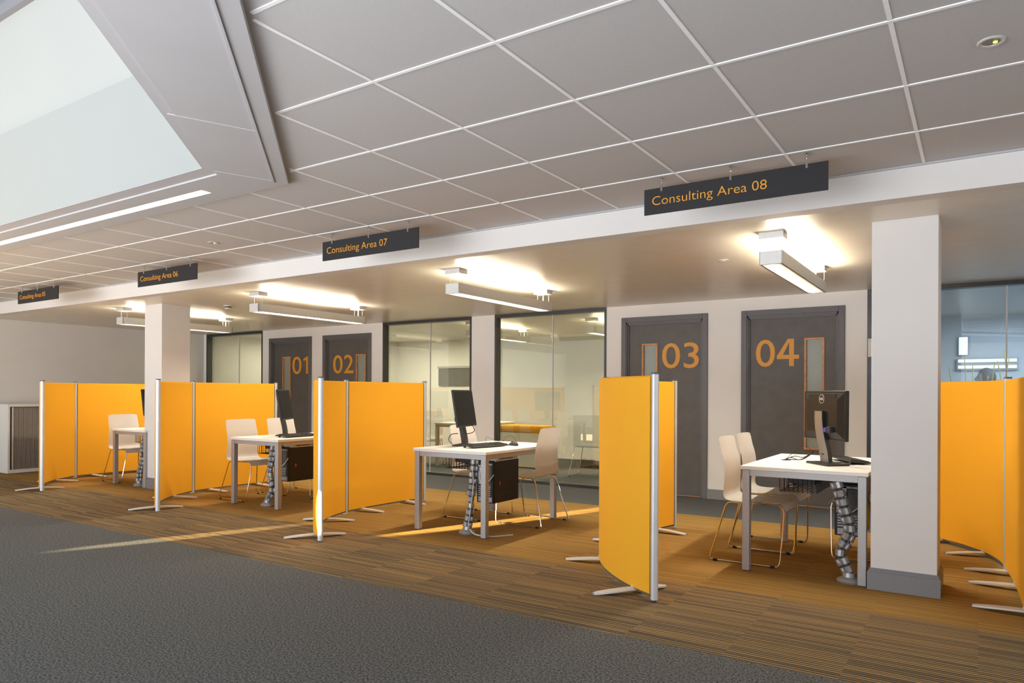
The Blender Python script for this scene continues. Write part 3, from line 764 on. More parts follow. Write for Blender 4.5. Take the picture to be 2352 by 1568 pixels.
# ------------------------------------------------------------------ monitors, keyboards, mice
def make_monitor(tilt):
    """screen faces +X; stand foot at the origin"""
    root = empty('monitor', (0, 0, 0))
    b = MB(); poly = [(-0.095, -0.13), (0.085, -0.115), (0.095, 0.0), (0.085, 0.115), (-0.095, 0.13)]
    b.prism(poly, 0, 0.012); b.prism([(x * 0.6, y * 0.6) for x, y in poly], 0.012, 0.016)
    b.build('stand_base', M['blackmat'], root)
    # curved arm: silver back face, black front
    prof = [(-0.055, 0.012), (-0.058, 0.05), (-0.068, 0.11), (-0.085, 0.18), (-0.098, 0.25), (-0.104, 0.32), (-0.104, 0.375)]
    if tilt: prof = [(x + 0.02, z) for x, z in prof]
    hw = [0.050, 0.050, 0.049, 0.048, 0.047, 0.046, 0.045]
    a = MB(); a.grid([[(x, -w, z), (x - 0.004, -w * 0.8, z), (x - 0.006, 0, z), (x - 0.004, w * 0.8, z), (x, w, z)] for (x, z), w in zip(prof, hw)], thick=0.004)
    arm = a.build('stand_arm', M['silver'], root, smooth=True); arm['label'] = 'silver curved stand arm'
    a = MB(); rows = [[(x + 0.002, -w * 0.97, z), (x + 0.034, -w * 0.9, z), (x + 0.034, w * 0.9, z), (x + 0.002, w * 0.97, z), (x + 0.002, -w * 0.97, z)] for (x, z), w in zip(prof, hw)]
    a.grid(rows); a.build('arm_cover', M['blackmat'], arm)
    h = MB(); h.tube([(prof[1][0] - 0.010, 0, 0.085), (prof[1][0] + 0.0, 0, 0.085)], 0.019, 14); h.xf(Matrix.Translation((0, 0, 0)))
    h.build('cable_hole', M['black'], arm)
    # head
    zc = 0.345; W, H = 0.50, 0.345
    T = Matrix.Translation((-0.055 if not tilt else -0.035, 0, zc)) @ Matrix.Rotation(-tilt, 4, 'Y')
    s_ = MB(); s_.box(-0.004, 0.022, -W / 2, W / 2, -H / 2, H / 2, bev=0.006)
    # tapered back bulge
    bb = bmesh.new()
    o_ = [bb.verts.new((-0.003, sy * (W / 2 - 0.012), sz * (H / 2 - 0.012))) for sy, sz in ((-1, -1), (1, -1), (1, 1), (-1, 1))]
    i_ = [bb.verts.new((-0.024, sy * (W / 2 - 0.07), sz * (H / 2 - 0.06))) for sy, sz in ((-1, -1), (1, -1), (1, 1), (-1, 1))]
    for k_ in range(4): bb.faces.new((o_[k_], o_[(k_ + 1) % 4], i_[(k_ + 1) % 4], i_[k_]))
    bb.faces.new(i_); bmesh.ops.recalc_face_normals(bb, faces=bb.faces[:]); s_._merge(bb)
    s_.xf(T); hd = s_.build('screen_housing', M['black'], root)
    d = MB(); d.box(0.0215, 0.0228, -W / 2 + 0.016, W / 2 - 0.016, -H / 2 + 0.018, H / 2 - 0.014); d.xf(T); d.build('display', M['screen'], hd)
    m_ = MB(); m_.box(-0.040, -0.02, -0.035, 0.035, -0.055, 0.03, bev=0.004); m_.xf(T); m_.build('mount_block', M['blackmat'], hd)
    p = MB(); p.box(-0.045, -0.022, -0.085, -0.055, -0.115, -0.085, bev=0.002); p.xf(T); p.build('video_plug', M['blue'], hd)
    p = MB(); p.box(-0.05, -0.022, -0.14, -0.10, -0.118, -0.075, bev=0.003); p.xf(T); p.build('power_plug', M['blackmat'], hd)
    # emblem: ring with letters
    e = MB(); pts = [(-0.0245, 0.030 * math.cos(2 * PI * k_ / 28), 0.115 + 0.030 * math.sin(2 * PI * k_ / 28)) for k_ in range(29)]
    e.tube(pts, 0.0022, 6, cap=False); e.xf(T); e.build('emblem_ring', M['silver'], hd)
    t = text_mesh('emblem_letters', 'DELL', M['silver'], hd, bold=0.02)
    fit_text(t, -0.021, 0.021, 0.106, 0.124, 0.0)
    Rt = Matrix(((0, 1, 0, -0.0248), (-1, 0, 0, 0), (0, 0, 1, 0), (0, 0, 0, 1)))
    t.data.transform(T @ Rt)
    # back panel lip where the emblem sits (flat field)
    l = MB(); l.box(-0.0242, -0.020, -0.165, 0.165, 0.075, 0.150, bev=0.001); l.xf(T); l.build('back_field', M['black'], hd)
    return root

def make_keyboard():
    root = empty('keyboard', (0, 0, 0))
    b = MB(); b.box(-0.075, 0.075, -0.225, 0.225, 0.004, 0.016, bev=0.003)
    b.xf(Matrix.Rotation(math.radians(4.5), 4, 'Y') @ Matrix.Identity(4)); b.xf(Matrix.Translation((0, 0, 0.006))); body = b.build('keyboard_body', M['blackmat'], root)
    for nm, c0, c1 in (('letter_keys', 0, 15), ('cursor_keys', 16, 18), ('number_keys', 19, 22)):
        k_ = MB()
        for r in range(6):
            x = -0.058 + r * 0.0215
            for c in range(c0, c1):
                y = -0.212 + c * 0.0196
                k_.box(x - 0.0095, x + 0.0095, y, y + 0.0178, 0.015, 0.021)
        k_.xf(Matrix.Rotation(math.radians(4.5), 4, 'Y')); k_.xf(Matrix.Translation((0, 0, 0.006))); k_.build(nm, M['black'], root)
    f = MB()
    for y in (-0.2, 0.2): f.box(-0.072, -0.06, y - 0.012, y + 0.012, 0, 0.016)
    f.build('foot', M['black'], root)
    return root

def make_mouse():
    root = empty('mouse', (0, 0, 0))
    rows = []
    for i in range(9):
        a = PI * i / 8; x = -0.055 * math.cos(a); w = 0.031 * math.sin(a) ** 0.5 if 0 < i < 8 else 0.002
        hh = 0.034 * (math.sin(a) ** 0.6 if 0 < i < 8 else 0.02) * (1 - 0.15 * x / 0.055)
        rows.append([(x, w * math.cos(PI * j / 8), max(0.0, hh * math.sin(PI * j / 8) ** 0.7 if 0 < j < 8 else 0.0)) for j in range(9)])
    m_ = MB(); m_.grid(rows); m_.build('mouse_shell', M['blackmat'], root, smooth=True)
    w = MB(); w.tube([(0.025, -0.004, 0.030), (0.025, 0.004, 0.030)], 0.007, 10); w.build('scroll_wheel', M['black'], root)
    return root

def inst(proto, first, loc, rz): 
    o = proto if first else copy_tree(proto); o.location = loc; o.rotation_euler = (0, 0, rz); return o
ZT = 0.7275
m_up = make_monitor(math.radians(-0.5)); inst(m_up, True, (-0.885, 5.43, ZT), math.radians(42)); tag(m_up, 'black monitor seen from behind on the nearest table, silver stand', 'monitor', 'desk monitors')
m_t = make_monitor(math.radians(9)); inst(m_t, True, (-4.0, 5.33, ZT), math.radians(17)); tag(m_t, 'black monitor facing right on the table below sign 07', 'monitor', 'desk monitors')
o = inst(m_t, False, (-6.545, 5.34, ZT), math.radians(37)); tag(o, 'black monitor facing right on the table below sign 06', 'monitor', 'desk monitors')
o = inst(m_t, False, (-9.06, 5.33, ZT), math.radians(8)); tag(o, 'black monitor almost hidden behind the left column', 'monitor', 'desk monitors')
kb0 = make_keyboard()
for i, (x, y, a, lb) in enumerate([(-0.795, 5.72, 28, 'black keyboard on the nearest table, beside the right column'),
        (-3.76, 5.30, -10, 'black keyboard in front of the monitor on the table below sign 07'),
        (-6.29, 5.28, 4, 'black keyboard on the table below sign 06')]):
    o = inst(kb0, i == 0, (x, y, ZT), math.radians(a)); tag(o, lb, 'keyboard', 'black keyboards')
ms0 = make_mouse()
for i, (x, y, a, lb) in enumerate([(-3.655, 5.60, 160, 'black mouse at the end of the keyboard on the table below sign 07'),
        (-6.20, 5.57, 170, 'black mouse beside the keyboard on the table below sign 06')]):
    o = inst(ms0, i == 0, (x, y, ZT), math.radians(a)); tag(o, lb, 'mouse', 'black mice')
# loose leads on the tables
def cable(name, strands, mat, label, cat='cable', r=0.003):
    c = MB()
    for s_ in strands: c.tube(bez(s_, 30), r, 6)
    o = c.build(name, mat, smooth=True); tag(o, label, cat)
    return o
cable('monitor_cable', [
    [(-1.215, 5.60, ZT + 0.004), (-1.17, 5.585, ZT + 0.02), (-1.10, 5.52, ZT + 0.012), (-1.03, 5.46, ZT + 0.05), (-0.985, 5.40, ZT + 0.085)],
    [(-1.215, 5.61, ZT + 0.004), (-1.15, 5.60, ZT + 0.03), (-1.08, 5.53, ZT + 0.03), (-1.02, 5.44, ZT + 0.06), (-0.985, 5.40, ZT + 0.08)],
    [(-1.22, 5.60, ZT + 0.004), (-1.14, 5.56, ZT + 0.008), (-1.07, 5.49, ZT + 0.02), (-1.01, 5.44, ZT + 0.06), (-0.985, 5.40, ZT + 0.09)]],
    M['black'], 'bundle of black leads from the table hole to the silver monitor stand')
cable('keyboard_lead', [[(-1.215, 5.60, ZT + 0.004), (-1.12, 5.58, ZT + 0.09), (-1.06, 5.53, ZT + 0.115), (-1.0, 5.44, ZT + 0.09)]], M['black'], 'thin black lead arching over the nearest table behind the monitor', r=0.0016)
cable('mouse_lead', [[(-3.84, 5.42, ZT + 0.004), (-3.87, 5.46, ZT + 0.075), (-3.86, 5.56, ZT + 0.05), (-3.80, 5.66, ZT + 0.006)],
                     [(-3.80, 5.62, ZT + 0.01), (-3.78, 5.66, ZT + 0.07), (-3.76, 5.74, ZT + 0.075), (-3.72, 5.76, ZT + 0.01), (-3.70, 5.66, ZT + 0.006)]],
      M['black'], 'thin black mouse lead looping on the table below sign 07', r=0.0014)
cable('monitor_cable', [[(-4.02, 5.43, ZT + 0.20), (-3.995, 5.44, ZT + 0.13), (-4.03, 5.37, ZT + 0.105), (-4.06, 5.33, ZT + 0.12)],
                        [(-4.08, 5.30, ZT + 0.11), (-4.13, 5.26, ZT + 0.10), (-4.16, 5.26, ZT + 0.05), (-4.13, 5.28, ZT + 0.006)]],
      M['black'], 'black lead hanging under the monitor on the table below sign 07', r=0.0035)
cable('floor_cable', [[(-3.64, 4.90, 0.05), (-3.58, 4.89, 0.018), (-3.47, 4.91, 0.008), (-3.40, 4.98, 0.006), (-3.33, 5.10, 0.006)]], M['cablew'], 'pale grey cable on the floor by the leg of the table below sign 07', r=0.006)

# ------------------------------------------------------------------ chairs
def make_chair():
    root = empty('chair', (0, 0, 0))
    prof = [(-0.200, 0.900), (-0.190, 0.85), (-0.180, 0.80), (-0.165, 0.75), (-0.155, 0.70), (-0.150, 0.64), (-0.152, 0.58), (-0.157, 0.53), (-0.160, 0.49), (-0.152, 0.462), (-0.130, 0.447), (-0.08, 0.441), (0.0, 0.442), (0.10, 0.447), (0.18, 0.453), (0.225, 0.453), (0.252, 0.442), (0.270, 0.420), (0.280, 0.398)]
    prof = [tuple(v) for v in bez([(x, 0, z) for x, z in prof], 54)]
    rows = []
    for (x, _, z) in prof:
        row = []
        hw = 0.212
        if z > 0.60: hw = 0.212 - 0.014 * ((z - 0.6) / 0.3)
        for j in range(15):
            t = -1 + 2 * j / 14
            dx = 0.0
            if z > 0.46 and x < -0.1:       # dished back: middle pushed backwards, strongest high up
                s_ = min(1, (z - 0.46) / 0.22)
                dx = -0.022 * s_ * (1 - abs(t) ** 1.6)
            dz = 0.0
            if x > -0.1: dz = -0.010 * (1 - t * t) * max(0, 1 - abs(x - 0.02) / 0.2)
            # rounded top corners
            if z > 0.88: 
                dz -= 0.010 * (abs(t) ** 8)
            row.append((x + dx, hw * t, z + dz))
        rows.append(row)
    s_ = MB(); s_.grid(rows, thick=0.009)
    s_.build('shell', M['chair'], root, smooth=True)
    r = 0.0058
    for sgn in (-1, 1):
        yt, yb = sgn * 0.19, sgn * 0.252
        f = MB()
        pts = [(-0.02, sgn * 0.185, 0.4305), (-0.105, yt, 0.4295), (-0.132, yt + sgn * 0.002, 0.422), (-0.150, yt + sgn * 0.005, 0.395), (-0.20, sgn * 0.222, 0.20), (-0.243, yb - sgn * 0.003, 0.04), (-0.248, yb, 0.018), (-0.235, yb, 0.010), (-0.21, yb, 0.0095),
               (0.0, yb, 0.0095), (0.205, yb, 0.0095), (0.232, yb, 0.012), (0.246, yb - sgn * 0.001, 0.03), (0.25, yb - sgn * 0.004, 0.06), (0.258, sgn * 0.222, 0.22), (0.264, yt + sgn * 0.006, 0.38), (0.255, yt + sgn * 0.002, 0.412), (0.225, yt, 0.434), (0.12, sgn * 0.187, 0.4345), (-0.02, sgn * 0.185, 0.4305)]
        f.tube(pts, r, 8); fr = f.build('sled_frame', M['chrome'], root, smooth=True)
        g = MB()
        for x in (-0.205, 0.20): g.tube([(x - 0.016, yb, 0.0085), (x + 0.016, yb, 0.0085)], 0.0085, 10)
        g.build('glide', M['black'], fr, smooth=True)
    c = MB(); c.tube([(0.10, -0.187, 0.4315), (0.10, 0.187, 0.4315)], r * 0.9, 8); c.tube([(-0.06, -0.186, 0.4275), (-0.06, 0.186, 0.4275)], r * 0.9, 8)
    c.build('cross_bar', M['chrome'], root, smooth=True)
    return root
ch0 = make_chair()
CH = [(-1.405, 5.424, 0, 'white chair at the nearest table, front one of the pair at left'),
      (-1.42, 5.946, 0, 'white chair at the nearest table, back one of the pair at left'),
      (-0.66, 5.96, 180, 'white chair at the nearest table mostly hidden behind the right column'),
      (-3.525, 5.735, 180, 'white chair showing its back, right of the table below sign 07'),
      (-4.155, 5.72, 0, 'white chair behind the monitor of the table below sign 07'),
      (-6.99, 5.20, 0, 'white chair at front left of the table below sign 06'),
      (-7.00, 5.77, 0, 'white chair behind the monitor of the table below sign 06'),
      (-6.155, 5.80, 180, 'white chair at the table below sign 06, half hidden behind screen'),
      (-9.70, 5.28, 0, 'white chair left of the left column at the farthest table')]
for i, (x, y, a, lb) in enumerate(CH):
    o = inst(ch0, i == 0, (x, y, 0), math.radians(a)); tag(o, lb, 'chair', 'white sled base chairs')

# ------------------------------------------------------------------ tambour cabinet, fittings
def tambour():
    X, Y0, Y1_, H = -11.82, 4.64, 5.64, 1.02
    root = empty('tambour_cabinet', (X, Y0, 0)); tag(root, 'low white cabinet with grey brown roller shutter at far left', 'cabinet')
    W = Y1_ - Y0
    c = MB(); t = 0.028
    c.box(-0.55, 0, 0, t, 0.01, H); c.box(-0.55, 0, W - t, W, 0.01, H); c.box(-0.55, 0, t, W - t, H - 0.038, H); c.box(-0.55, 0, t, W - t, 0.01, 0.062); c.box(-0.55, -0.53, t, W - t, 0.062, H - 0.038)
    c.build('carcass', M['cabinet'], root)
    s_ = MB(); n = 30
    y0 = t + 0.03
    for i in range(n):
        a = y0 + (W - t - y0) * i / n; b_ = y0 + (W - t - y0) * (i + 1) / n
        s_.box(-0.045, -0.028 + (0.004 if i % 2 else 0), a + 0.001, b_ - 0.001, 0.064, H - 0.045)
    s_.box(-0.05, -0.045, t, W - t, 0.064, H - 0.045)
    s_.build('roller_shutter', M['tambour'], root)
    e = MB(); e.box(-0.06, -0.02, t, t + 0.012, 0.062, H - 0.04); e.box(-0.03, -0.012, t, W - t, H - 0.046, H - 0.038); e.build('shutter_track', M['black'], root)
    h = MB(); h.box(-0.03, -0.014, y0 + 0.0, y0 + 0.022, 0.066, H - 0.046); h.build('shutter_handle', M['alu'], root)
    p = MB(); p.box(-0.53, -0.02, 0.02, W - 0.02, 0, 0.011); p.build('plinth', M['alu_dark'], root)
tambour()

def emergency(x, y, label):
    root = empty('emergency_downlight', (x, y, ZC)); tag(root, label, 'downlight', 'small recessed emergency lights')
    rows = []
    for rr, z in ((0.028, 0.0), (0.030, -0.004), (0.040, -0.006), (0.044, -0.003), (0.044, 0.0)):
        rows.append([(rr * math.cos(2 * PI * k_ / 24), rr * math.sin(2 * PI * k_ / 24), z) for k_ in range(25)])
    r = MB(); r.grid(rows); r.build('rim', M['lamp'], root, smooth=True)
    d = MB(); d.cyl((0, 0, -0.0025), 0.029, 0.002); d.build('lens', M['port'], root)
    l = MB(); l.cyl((0.012, 0.004, -0.006), 0.007, 0.005, 12); l.build('indicator', M['led'], root)
emergency(0.031, 3.048, 'small round recessed light with green glow at top right of ceiling')
emergency(-5.416, 3.641, 'small round recessed light with green glow above the Consulting Area 06 sign')

root = empty('smoke_detector', (-7.955, 5.56, ZS)); tag(root, 'white round smoke detector on the soffit beside the left column light', 'smoke detector')
d = MB(); d.cyl((0, 0, -0.012), 0.05, 0.012, 28); d.cyl((0, 0, -0.042), 0.034, 0.016, 28, r2=0.044); d.build('detector_body', M['cabinet'], root, smooth=True)
d = MB()
for k_ in range(12):
    a = 2 * PI * k_ / 12; d.box(0.030, 0.040, -0.006, 0.006, -0.026, -0.012)
    d.xf(Matrix.Rotation(2 * PI / 12, 4, 'Z'))
d.build('detector_vents', M['black'], root)
root = empty('ceiling_sensor', (-1.74, 5.768, ZS)); tag(root, 'tiny flat white sensor disc on the soffit left of the nearest pendant light', 'sensor')
d = MB(); d.cyl((0, 0, -0.006), 0.042, 0.006, 24); d.build('rim', M['cabinet'], root); d = MB(); d.cyl((0, 0, -0.014), 0.022, 0.008, 20, r2=0.026); d.build('dome', M['lamp'], root)
root = empty('wall_control_box', (-0.925, YB - 0.004, 1.70)); tag(root, 'small white wall box beside the black frame left of the right column', 'control box')
d = MB(); d.box(-0.035, 0.12, -0.045, 0, -0.095, 0.095, bev=0.004); d.build('cover', M['cabinet'], root)
d = MB(); d.tube([(-0.022, -0.047, 0.07), (-0.022, -0.045, 0.07)], 0.006, 10); d.tube([(-0.022, -0.047, -0.07), (-0.022, -0.045, -0.07)], 0.006, 10); d.build('screws', M['leg'], root)

# ------------------------------------------------------------------ rooms behind the glass
# office behind windows 2 and 3
o = copy_tree(tab0); o.location = (-7.50, 9.1, 0); tag(o, 'white table with grey legs inside the office, seen through glass right of door 02', 'table')
o = copy_tree(ch0); o.location = (-7.86, 9.42, 0); o.rotation_euler = (0, 0, math.radians(-55)); tag(o, 'white chair inside the office, seen through glass right of door 02', 'chair')
o = copy_tree(ch0); o.location = (-4.80, 9.42, 0); o.rotation_euler = (0, 0, math.radians(100)); tag(o, 'white chair inside the office, seen through glass left of door 03', 'chair')
root = empty('pedestal', (-5.82, 9.75, 0)); tag(root, 'white low drawer pedestal inside the office, under the mustard cushion', 'pedestal')
p = MB(); p.box(-0.85, 0, 0, 0.42, 0.02, 0.57, bev=0.004); p.build('carcass', M['cabinet'], root)
for z in (0.05, 0.31):
    f = MB(); f.box(0, 0.016, 0.012, 0.408, z, z + 0.245, bev=0.002); fr = f.build('drawer', M['cabinet'], root)
    f = MB(); f.box(0.016, 0.022, 0.15, 0.27, z + 0.16, z + 0.19); f.build('drawer_handle', M['leg'], fr)
c = MB(); c.box(-0.86, 0.02, -0.005, 0.425, 0, 0.12, bev=0.025); o = c.build('seat_cushion', M['gold_cushion'], smooth=True, loc=(-5.82, 9.75, 0.571)); tag(o, 'mustard yellow seat cushion on the white pedestal behind the glass', 'cushion')
root = empty('reception_desk', (-5.55, 10.3, 0)); tag(root, 'plain white desk panel inside the office, right of the pedestal', 'desk')
d = MB(); d.box(0, 1.1, 0, 0.04, 0.14, 0.78, bev=0.004); d.build('modesty_panel', M['desk'], root)
d = MB(); d.box(-0.02, 1.12, 0, 0.7, 0.755, 0.78, bev=0.004); d.build('desktop', M['desk'], root)
for x in (0.02, 1.04):
    d = MB(); d.box(x, x + 0.05, 0.05, 0.66, 0.0, 0.755); d.build('leg', M['leg'], root)
root = empty('wall_blind', (-9.42, YROOM - 0.02, 1.36)); tag(root, 'dark grey blind on the office rear wall behind the glass', 'blind')
d = MB(); d.box(0, 1.25, -0.02, 0, 0, 0.36); d.build('blind_fabric', M['darkpanel'], root); d = MB(); d.box(-0.01, 1.26, -0.045, 0, 0.36, 0.40); d.build('blind_rail', M['leg'], root)
add_lum(-6.52, 8.75, 'silver pendant light inside the office, seen through glass right of door 02', group='pendant lights inside the offices', up=14, down=50)
add_lum(-4.70, 9.2, 'silver pendant light inside the office, seen through glass left of door 03', group='pendant lights inside the offices', up=14, down=50)
area_light('office_glow', (-11.4, 9.8, 2.25), (1.0, 1.6), 40, (1.0, 0.92, 0.75))
area_light('office_glow', (1.4, 9.8, 2.25), (2.2, 1.6), 95, (0.82, 0.92, 1.0))
area_light('office_glow', (-9.2, 9.9, 2.25), (1.8, 1.8), 80, (1.0, 0.95, 0.80))

# yellow stems in a planter and a figure standing in for a reflected photographer behind the right hand glass
root = empty('stem_planter', (0.0, 9.6, 0)); tag(root, 'grey planter of tall thin yellow stems behind the right hand glass', 'plant')
d = MB(); d.prism([(-0.25, -0.12), (0.62, -0.12), (0.62, 0.12), (-0.25, 0.12)], 0, 0.6); d.build('planter', M['pot'], root)
for k_ in range(9):
    x = -0.2 + 0.72 * k_ / 8 + rnd.uniform(-0.03, 0.03); lean = rnd.uniform(-0.12, 0.12)
    d = MB(); d.tube([(x, rnd.uniform(-0.06, 0.06), 0.58), (x + lean * 0.4, 0, 1.2), (x + lean, 0, 1.55 + rnd.uniform(-0.02, 0.22))], [0.008, 0.007, 0.004], 6); d.build('stem', M['stem'], root, smooth=True)
root = empty('linear_wall_light', (-0.245, YROOM - 0.02, 1.665)); tag(root, 'horizontal twin wall light glowing behind the right hand glass', 'wall light')
d = MB(); d.box(0, 0.66, -0.06, -0.02, 0, 0.04); d.build('upper_tube', M['glow'], root)
d = MB(); d.box(0, 0.66, -0.06, -0.02, -0.085, -0.045); d.build('lower_tube', M['glow'], root)
d = MB(); d.box(-0.02, 0.68, -0.02, 0, -0.11, 0.055); d.build('back_plate', M['leg'], root)
root = empty('vertical_wall_light', (-0.185, YROOM - 0.02, 1.77)); tag(root, 'short upright wall light glowing above the twin wall light behind glass', 'wall light')
d = MB(); d.box(-0.05, 0.05, -0.05, -0.02, 0, 0.24); d.build('diffuser', M['glow'], root)
d = MB(); d.box(-0.06, 0.06, -0.02, 0, -0.01, 0.25); d.build('back_plate', M['leg'], root)

def person():  # figure added behind the glass in place of the photographer's reflection
    root = empty('person', (0.085, 10.35, 0)); root.scale = (0.93, 0.93, 0.93); tag(root, 'person with short dark hair and dark jacket behind the glass, standing for a reflected photographer', 'person')
    # skeleton facing -X
    V = {'pel': (0, 0, 0.90), 'waist': (0, 0, 1.02), 'chest': (0.01, 0, 1.20), 'neck0': (0.01, 0, 1.34),
         'hl': (0, 0.085, 0.86), 'kl': (-0.03, 0.09, 0.46), 'al': (0.01, 0.09, 0.08), 'tl': (-0.12, 0.10, 0.03),
         'hr': (0, -0.085, 0.86), 'kr': (-0.01, -0.09, 0.46), 'ar': (0.03, -0.09, 0.08), 'tr': (-0.10, -0.10, 0.03),
         'sl': (0.01, 0.17, 1.29), 'el': (0.03, 0.22, 1.03), 'wl': (-0.12, 0.20, 0.88),
         'sr': (0.01, -0.17, 1.29), 'er': (0.03, -0.22, 1.03), 'wr': (-0.12, -0.20, 0.88)}
    R_ = {'pel': 0.135, 'waist': 0.12, 'chest': 0.145, 'neck0': 0.075, 'hl': 0.09, 'kl': 0.06, 'al': 0.042, 'tl': 0.035, 'hr': 0.09, 'kr': 0.06, 'ar': 0.042, 'tr': 0.035,
          'sl': 0.065, 'el': 0.045, 'wl': 0.03, 'sr': 0.065, 'er': 0.045, 'wr': 0.03}
    Ed = [('pel', 'waist'), ('waist', 'chest'), ('chest', 'neck0'), ('pel', 'hl'), ('hl', 'kl'), ('kl', 'al'), ('al', 'tl'), ('pel', 'hr'), ('hr', 'kr'), ('kr', 'ar'), ('ar', 'tr'),
          ('chest', 'sl'), ('sl', 'el'), ('el', 'wl'), ('chest', 'sr'), ('sr', 'er'), ('er', 'wr')]
    def skin(name, V, R_, Ed, rootv, mat, sub=2):
        ks = list(V); me = bpy.data.meshes.new(name); me.from_pydata([V[k_] for k_ in ks], [(ks.index(a), ks.index(b_)) for a, b_ in Ed], [])
        o = bpy.data.objects.new(name, me); COL.objects.link(o)
        md = o.modifiers.new('skin', 'SKIN'); md.use_smooth_shade = True
        for i, k_ in enumerate(ks):
            sv = me.skin_vertices[0].data[i]; r = R_[k_]; sv.radius = (r, r); sv.use_root = (k_ == rootv)
        sb = o.modifiers.new('sub', 'SUBSURF'); sb.levels = sb.render_levels = sub
        dg = bpy.context.evaluated_depsgraph_get(); dg.update()
        m2 = bpy.data.meshes.new_from_object(o.evaluated_get(dg)); bpy.data.objects.remove(o)
        m2.materials.clear(); m2.materials.append(mat)
        for p in m2.polygons: p.use_smooth = True
        o = bpy.data.objects.new(name, m2); COL.objects.link(o); o.parent = root; return o
    body = skin('body', V, R_, Ed, 'pel', M['cloth'])
    # trousers below the jacket hem
    body.data.materials.append(M['trouser'])
    for p in body.data.polygons:
        if p.center.z < 0.84: p.material_index = 1
    # head, neck and hands in skin
    hb = MB(); rows = []
    hc = Vector((-0.02, 0, 1.535))
    for i in range(15):
        a = PI * i / 14; rows.append([])
        for j in range(21):
            b_ = 2 * PI * j / 20
            d = Vector((math.sin(a) * math.cos(b_), math.sin(a) * math.sin(b_), math.cos(a)))
            r = Vector((0.098 * d.x, 0.075 * d.y, 0.118 * d.z))
            if d.z < -0.2: r.y *= 1 - 0.28 * (-d.z - 0.2); r.x = r.x * (1 - 0.15 * (-d.z - 0.2)) - 0.012
            front = max(0, -d.x)
            if front > 0.9 and abs(d.y) < 0.25 and -0.35 < d.z < 0.1: r.x -= 0.022       # nose
            if front > 0.8 and 0.05 < abs(d.y) < 0.5 and 0.0 < d.z < 0.25: r.x += 0.007     # eye sockets
            rows[-1].append(hc + r)
    hb.grid(rows); hb.tube([(0.012, 0, 1.34), (0.0, 0, 1.46)], [0.058, 0.052], 12)
    for sgn in (-1, 1):
        hb.tube([(-0.005, sgn * 0.07, 1.50), (-0.002, sgn * 0.082, 1.53), (0.0, sgn * 0.082, 1.56)], [0.010, 0.016, 0.012], 8)
        w = Vector((-0.12, sgn * 0.20, 0.88)); d = Vector((-0.62, 0, -0.78))
        hb.tube([w, w + d * 0.04, w + d * 0.09], [0.026, 0.036, 0.034], 8)
        for q in range(4):
            s0 = w + d * 0.085 + Vector((0, (q - 1.5) * 0.017, 0)); ln = (0.062, 0.074, 0.07, 0.054)[q]
            hb.tube([s0, s0 + d * ln * 0.55, s0 + d * ln * 0.85 + Vector((0.012, 0, -0.012))], [0.009, 0.0085, 0.007], 6)
        s0 = w + d * 0.03 + Vector((-0.02, -sgn * 0.02, 0)); hb.tube([s0, s0 + d * 0.03 + Vector((-0.02, 0, 0)), s0 + d * 0.06 + Vector((-0.025, 0, 0))], [0.011, 0.010, 0.008], 6)
    hd = hb.build('head_and_hands', M['skin'], root, smooth=True)
    ha = MB(); rows = []
    for i in range(11):
        a = PI * 0.62 * i / 10; rows.append([])
        for j in range(21):
            b_ = 2 * PI * j / 20
            d = Vector((math.sin(a) * math.cos(b_), math.sin(a) * math.sin(b_), math.cos(a)))
            r = Vector((0.108 * d.x, 0.085 * d.y, 0.128 * d.z))
            if d.x < -0.35 and d.z < 0.55: r = r * 0.86       # open at the face
            rows[-1].append(hc + Vector((0.006, 0, 0.004)) + r)
    ha.grid(rows); ha.build('hair', M['hair'], root, smooth=True)
    # eyes and mouth
    e = MB()
    for sgn in (-1, 1): e.tube([hc + Vector((-0.088, sgn * 0.03, 0.012)), hc + Vector((-0.096, sgn * 0.03, 0.012))], 0.009, 8)
    e.tube([hc + Vector((-0.094, -0.022, -0.062)), hc + Vector((-0.101, 0, -0.062)), hc + Vector((-0.094, 0.022, -0.062))], 0.004, 6)
    e.build('eyes_and_mouth', M['hair'], hd)
person()

# ------------------------------------------------------------------ light
w = bpy.data.worlds.new('World'); scene.world = w; w.use_nodes = True
bg = w.node_tree.nodes['Background']; bg.inputs[0].default_value = (0.80, 0.88, 1.0, 1); bg.inputs[1].default_value = 0.75
area_light('atrium_skylight', (-6.5, -0.5, 5.6), (9, 5), 10, (0.93, 0.97, 1.0), (math.radians(18), 0, 0))
area_light('window_daylight', (-6.2, -5.9, 1.2), (9.5, 2.2), 640, (0.90, 0.95, 1.0), (math.radians(112), 0, 0))

area_light('ceiling_fill', (-3.6, -2.6, 0.15), (7.5, 3.2), 800, (0.93, 0.95, 1.0), (PI, 0, 0))  # added up-facing lamp behind the camera, brightens the tiled ceiling

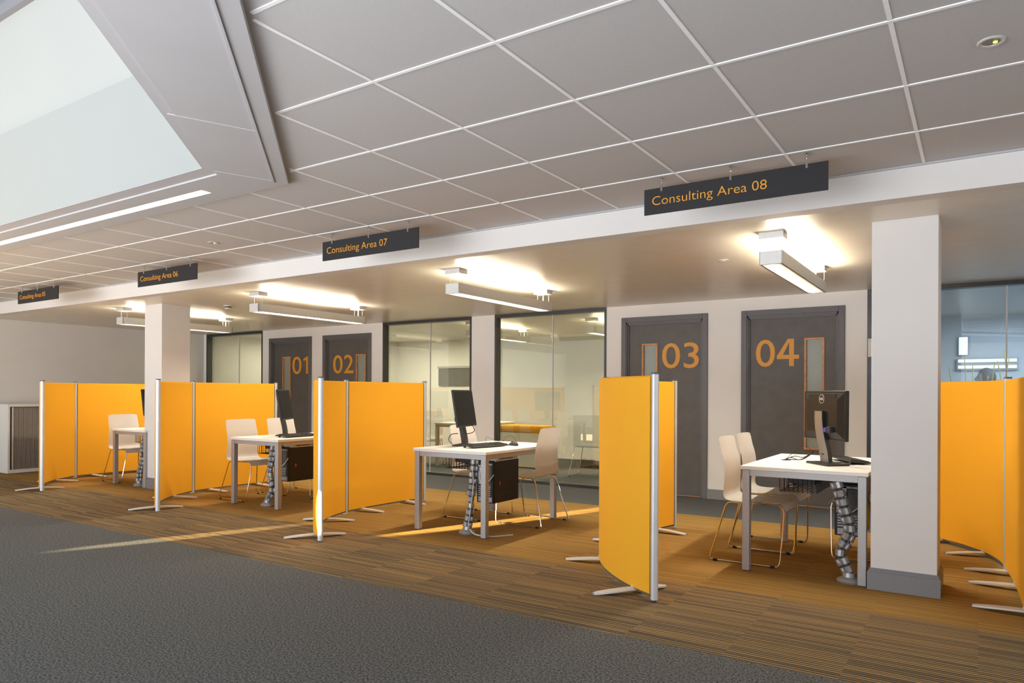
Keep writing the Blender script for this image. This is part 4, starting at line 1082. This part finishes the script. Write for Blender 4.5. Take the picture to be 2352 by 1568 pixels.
area_light('side_fill', (4.8, 1.5, 1.4), (2.0, 8), 95, (1.0, 0.97, 0.93), (0, math.radians(90), 0))  # added fill for right-facing sides; the wall here has no window

area_light('warm_fill', (-8.9, 0.6, 0.12), (4.4, 2.2), 170, (1.0, 0.72, 0.42), (PI, 0, 0))  # added floor-level lamp out of view, warms the ceiling at left

# low sun slipping through two gaps behind the camera
def sunbeam(name, land, energy, wide, tall, back=13.6, h=1.70, col=(1.0, 0.80, 0.45)):
    d = Vector((0.345, 0.939, 0)); s = Vector((land[0], land[1], 0)) - d * back; s.z = h
    l = bpy.data.lights.new(name, 'SPOT'); l.energy = energy; l.color = col; l.spot_size = math.radians(tall); l.spot_blend = 0.35; l.shadow_soft_size = 0.03
    o = bpy.data.objects.new(name, l); COL.objects.link(o); o.location = s
    o.rotation_euler = (Vector((land[0], land[1], 0)) - s).to_track_quat('-Z', 'Y').to_euler()
    o.scale = (wide, 1, 1)
    return o
sunbeam('sun_gap', (-5.55, 3.5), 115000, 0.75, 1.1)
sunbeam('sun_gap', (-3.77, 5.75), 170000, 0.9, 1.7)

# ------------------------------------------------------------------ camera
f, hy, th, ro = 1635.4, 901.9, math.radians(33.273), math.radians(0.265)
cam = bpy.data.cameras.new('camera'); co = bpy.data.objects.new('camera', cam); COL.objects.link(co)
cam.sensor_width = 36; cam.lens = f / 2352 * 36; cam.shift_y = (hy - 784) / 2352; cam.clip_start = 0.05
co.matrix_world = Matrix.Translation((0, 0, 1.22)) @ Matrix.Rotation(th, 4, 'Z') @ Matrix.Rotation(PI / 2, 4, 'X') @ Matrix.Rotation(ro, 4, 'Z')
scene.camera = co
scene.view_settings.view_transform = 'Standard'
scene.view_settings.look = 'None'
scene.view_settings.exposure = 0.0
cy = scene.cycles
cy.use_denoising = True
cy.adaptive_threshold = 0.025
cy.max_bounces = 7; cy.diffuse_bounces = 4; cy.glossy_bounces = 3; cy.transmission_bounces = 4; cy.transparent_max_bounces = 12
cy.sample_clamp_indirect = 4.0
cy.caustics_reflective = False; cy.caustics_refractive = False
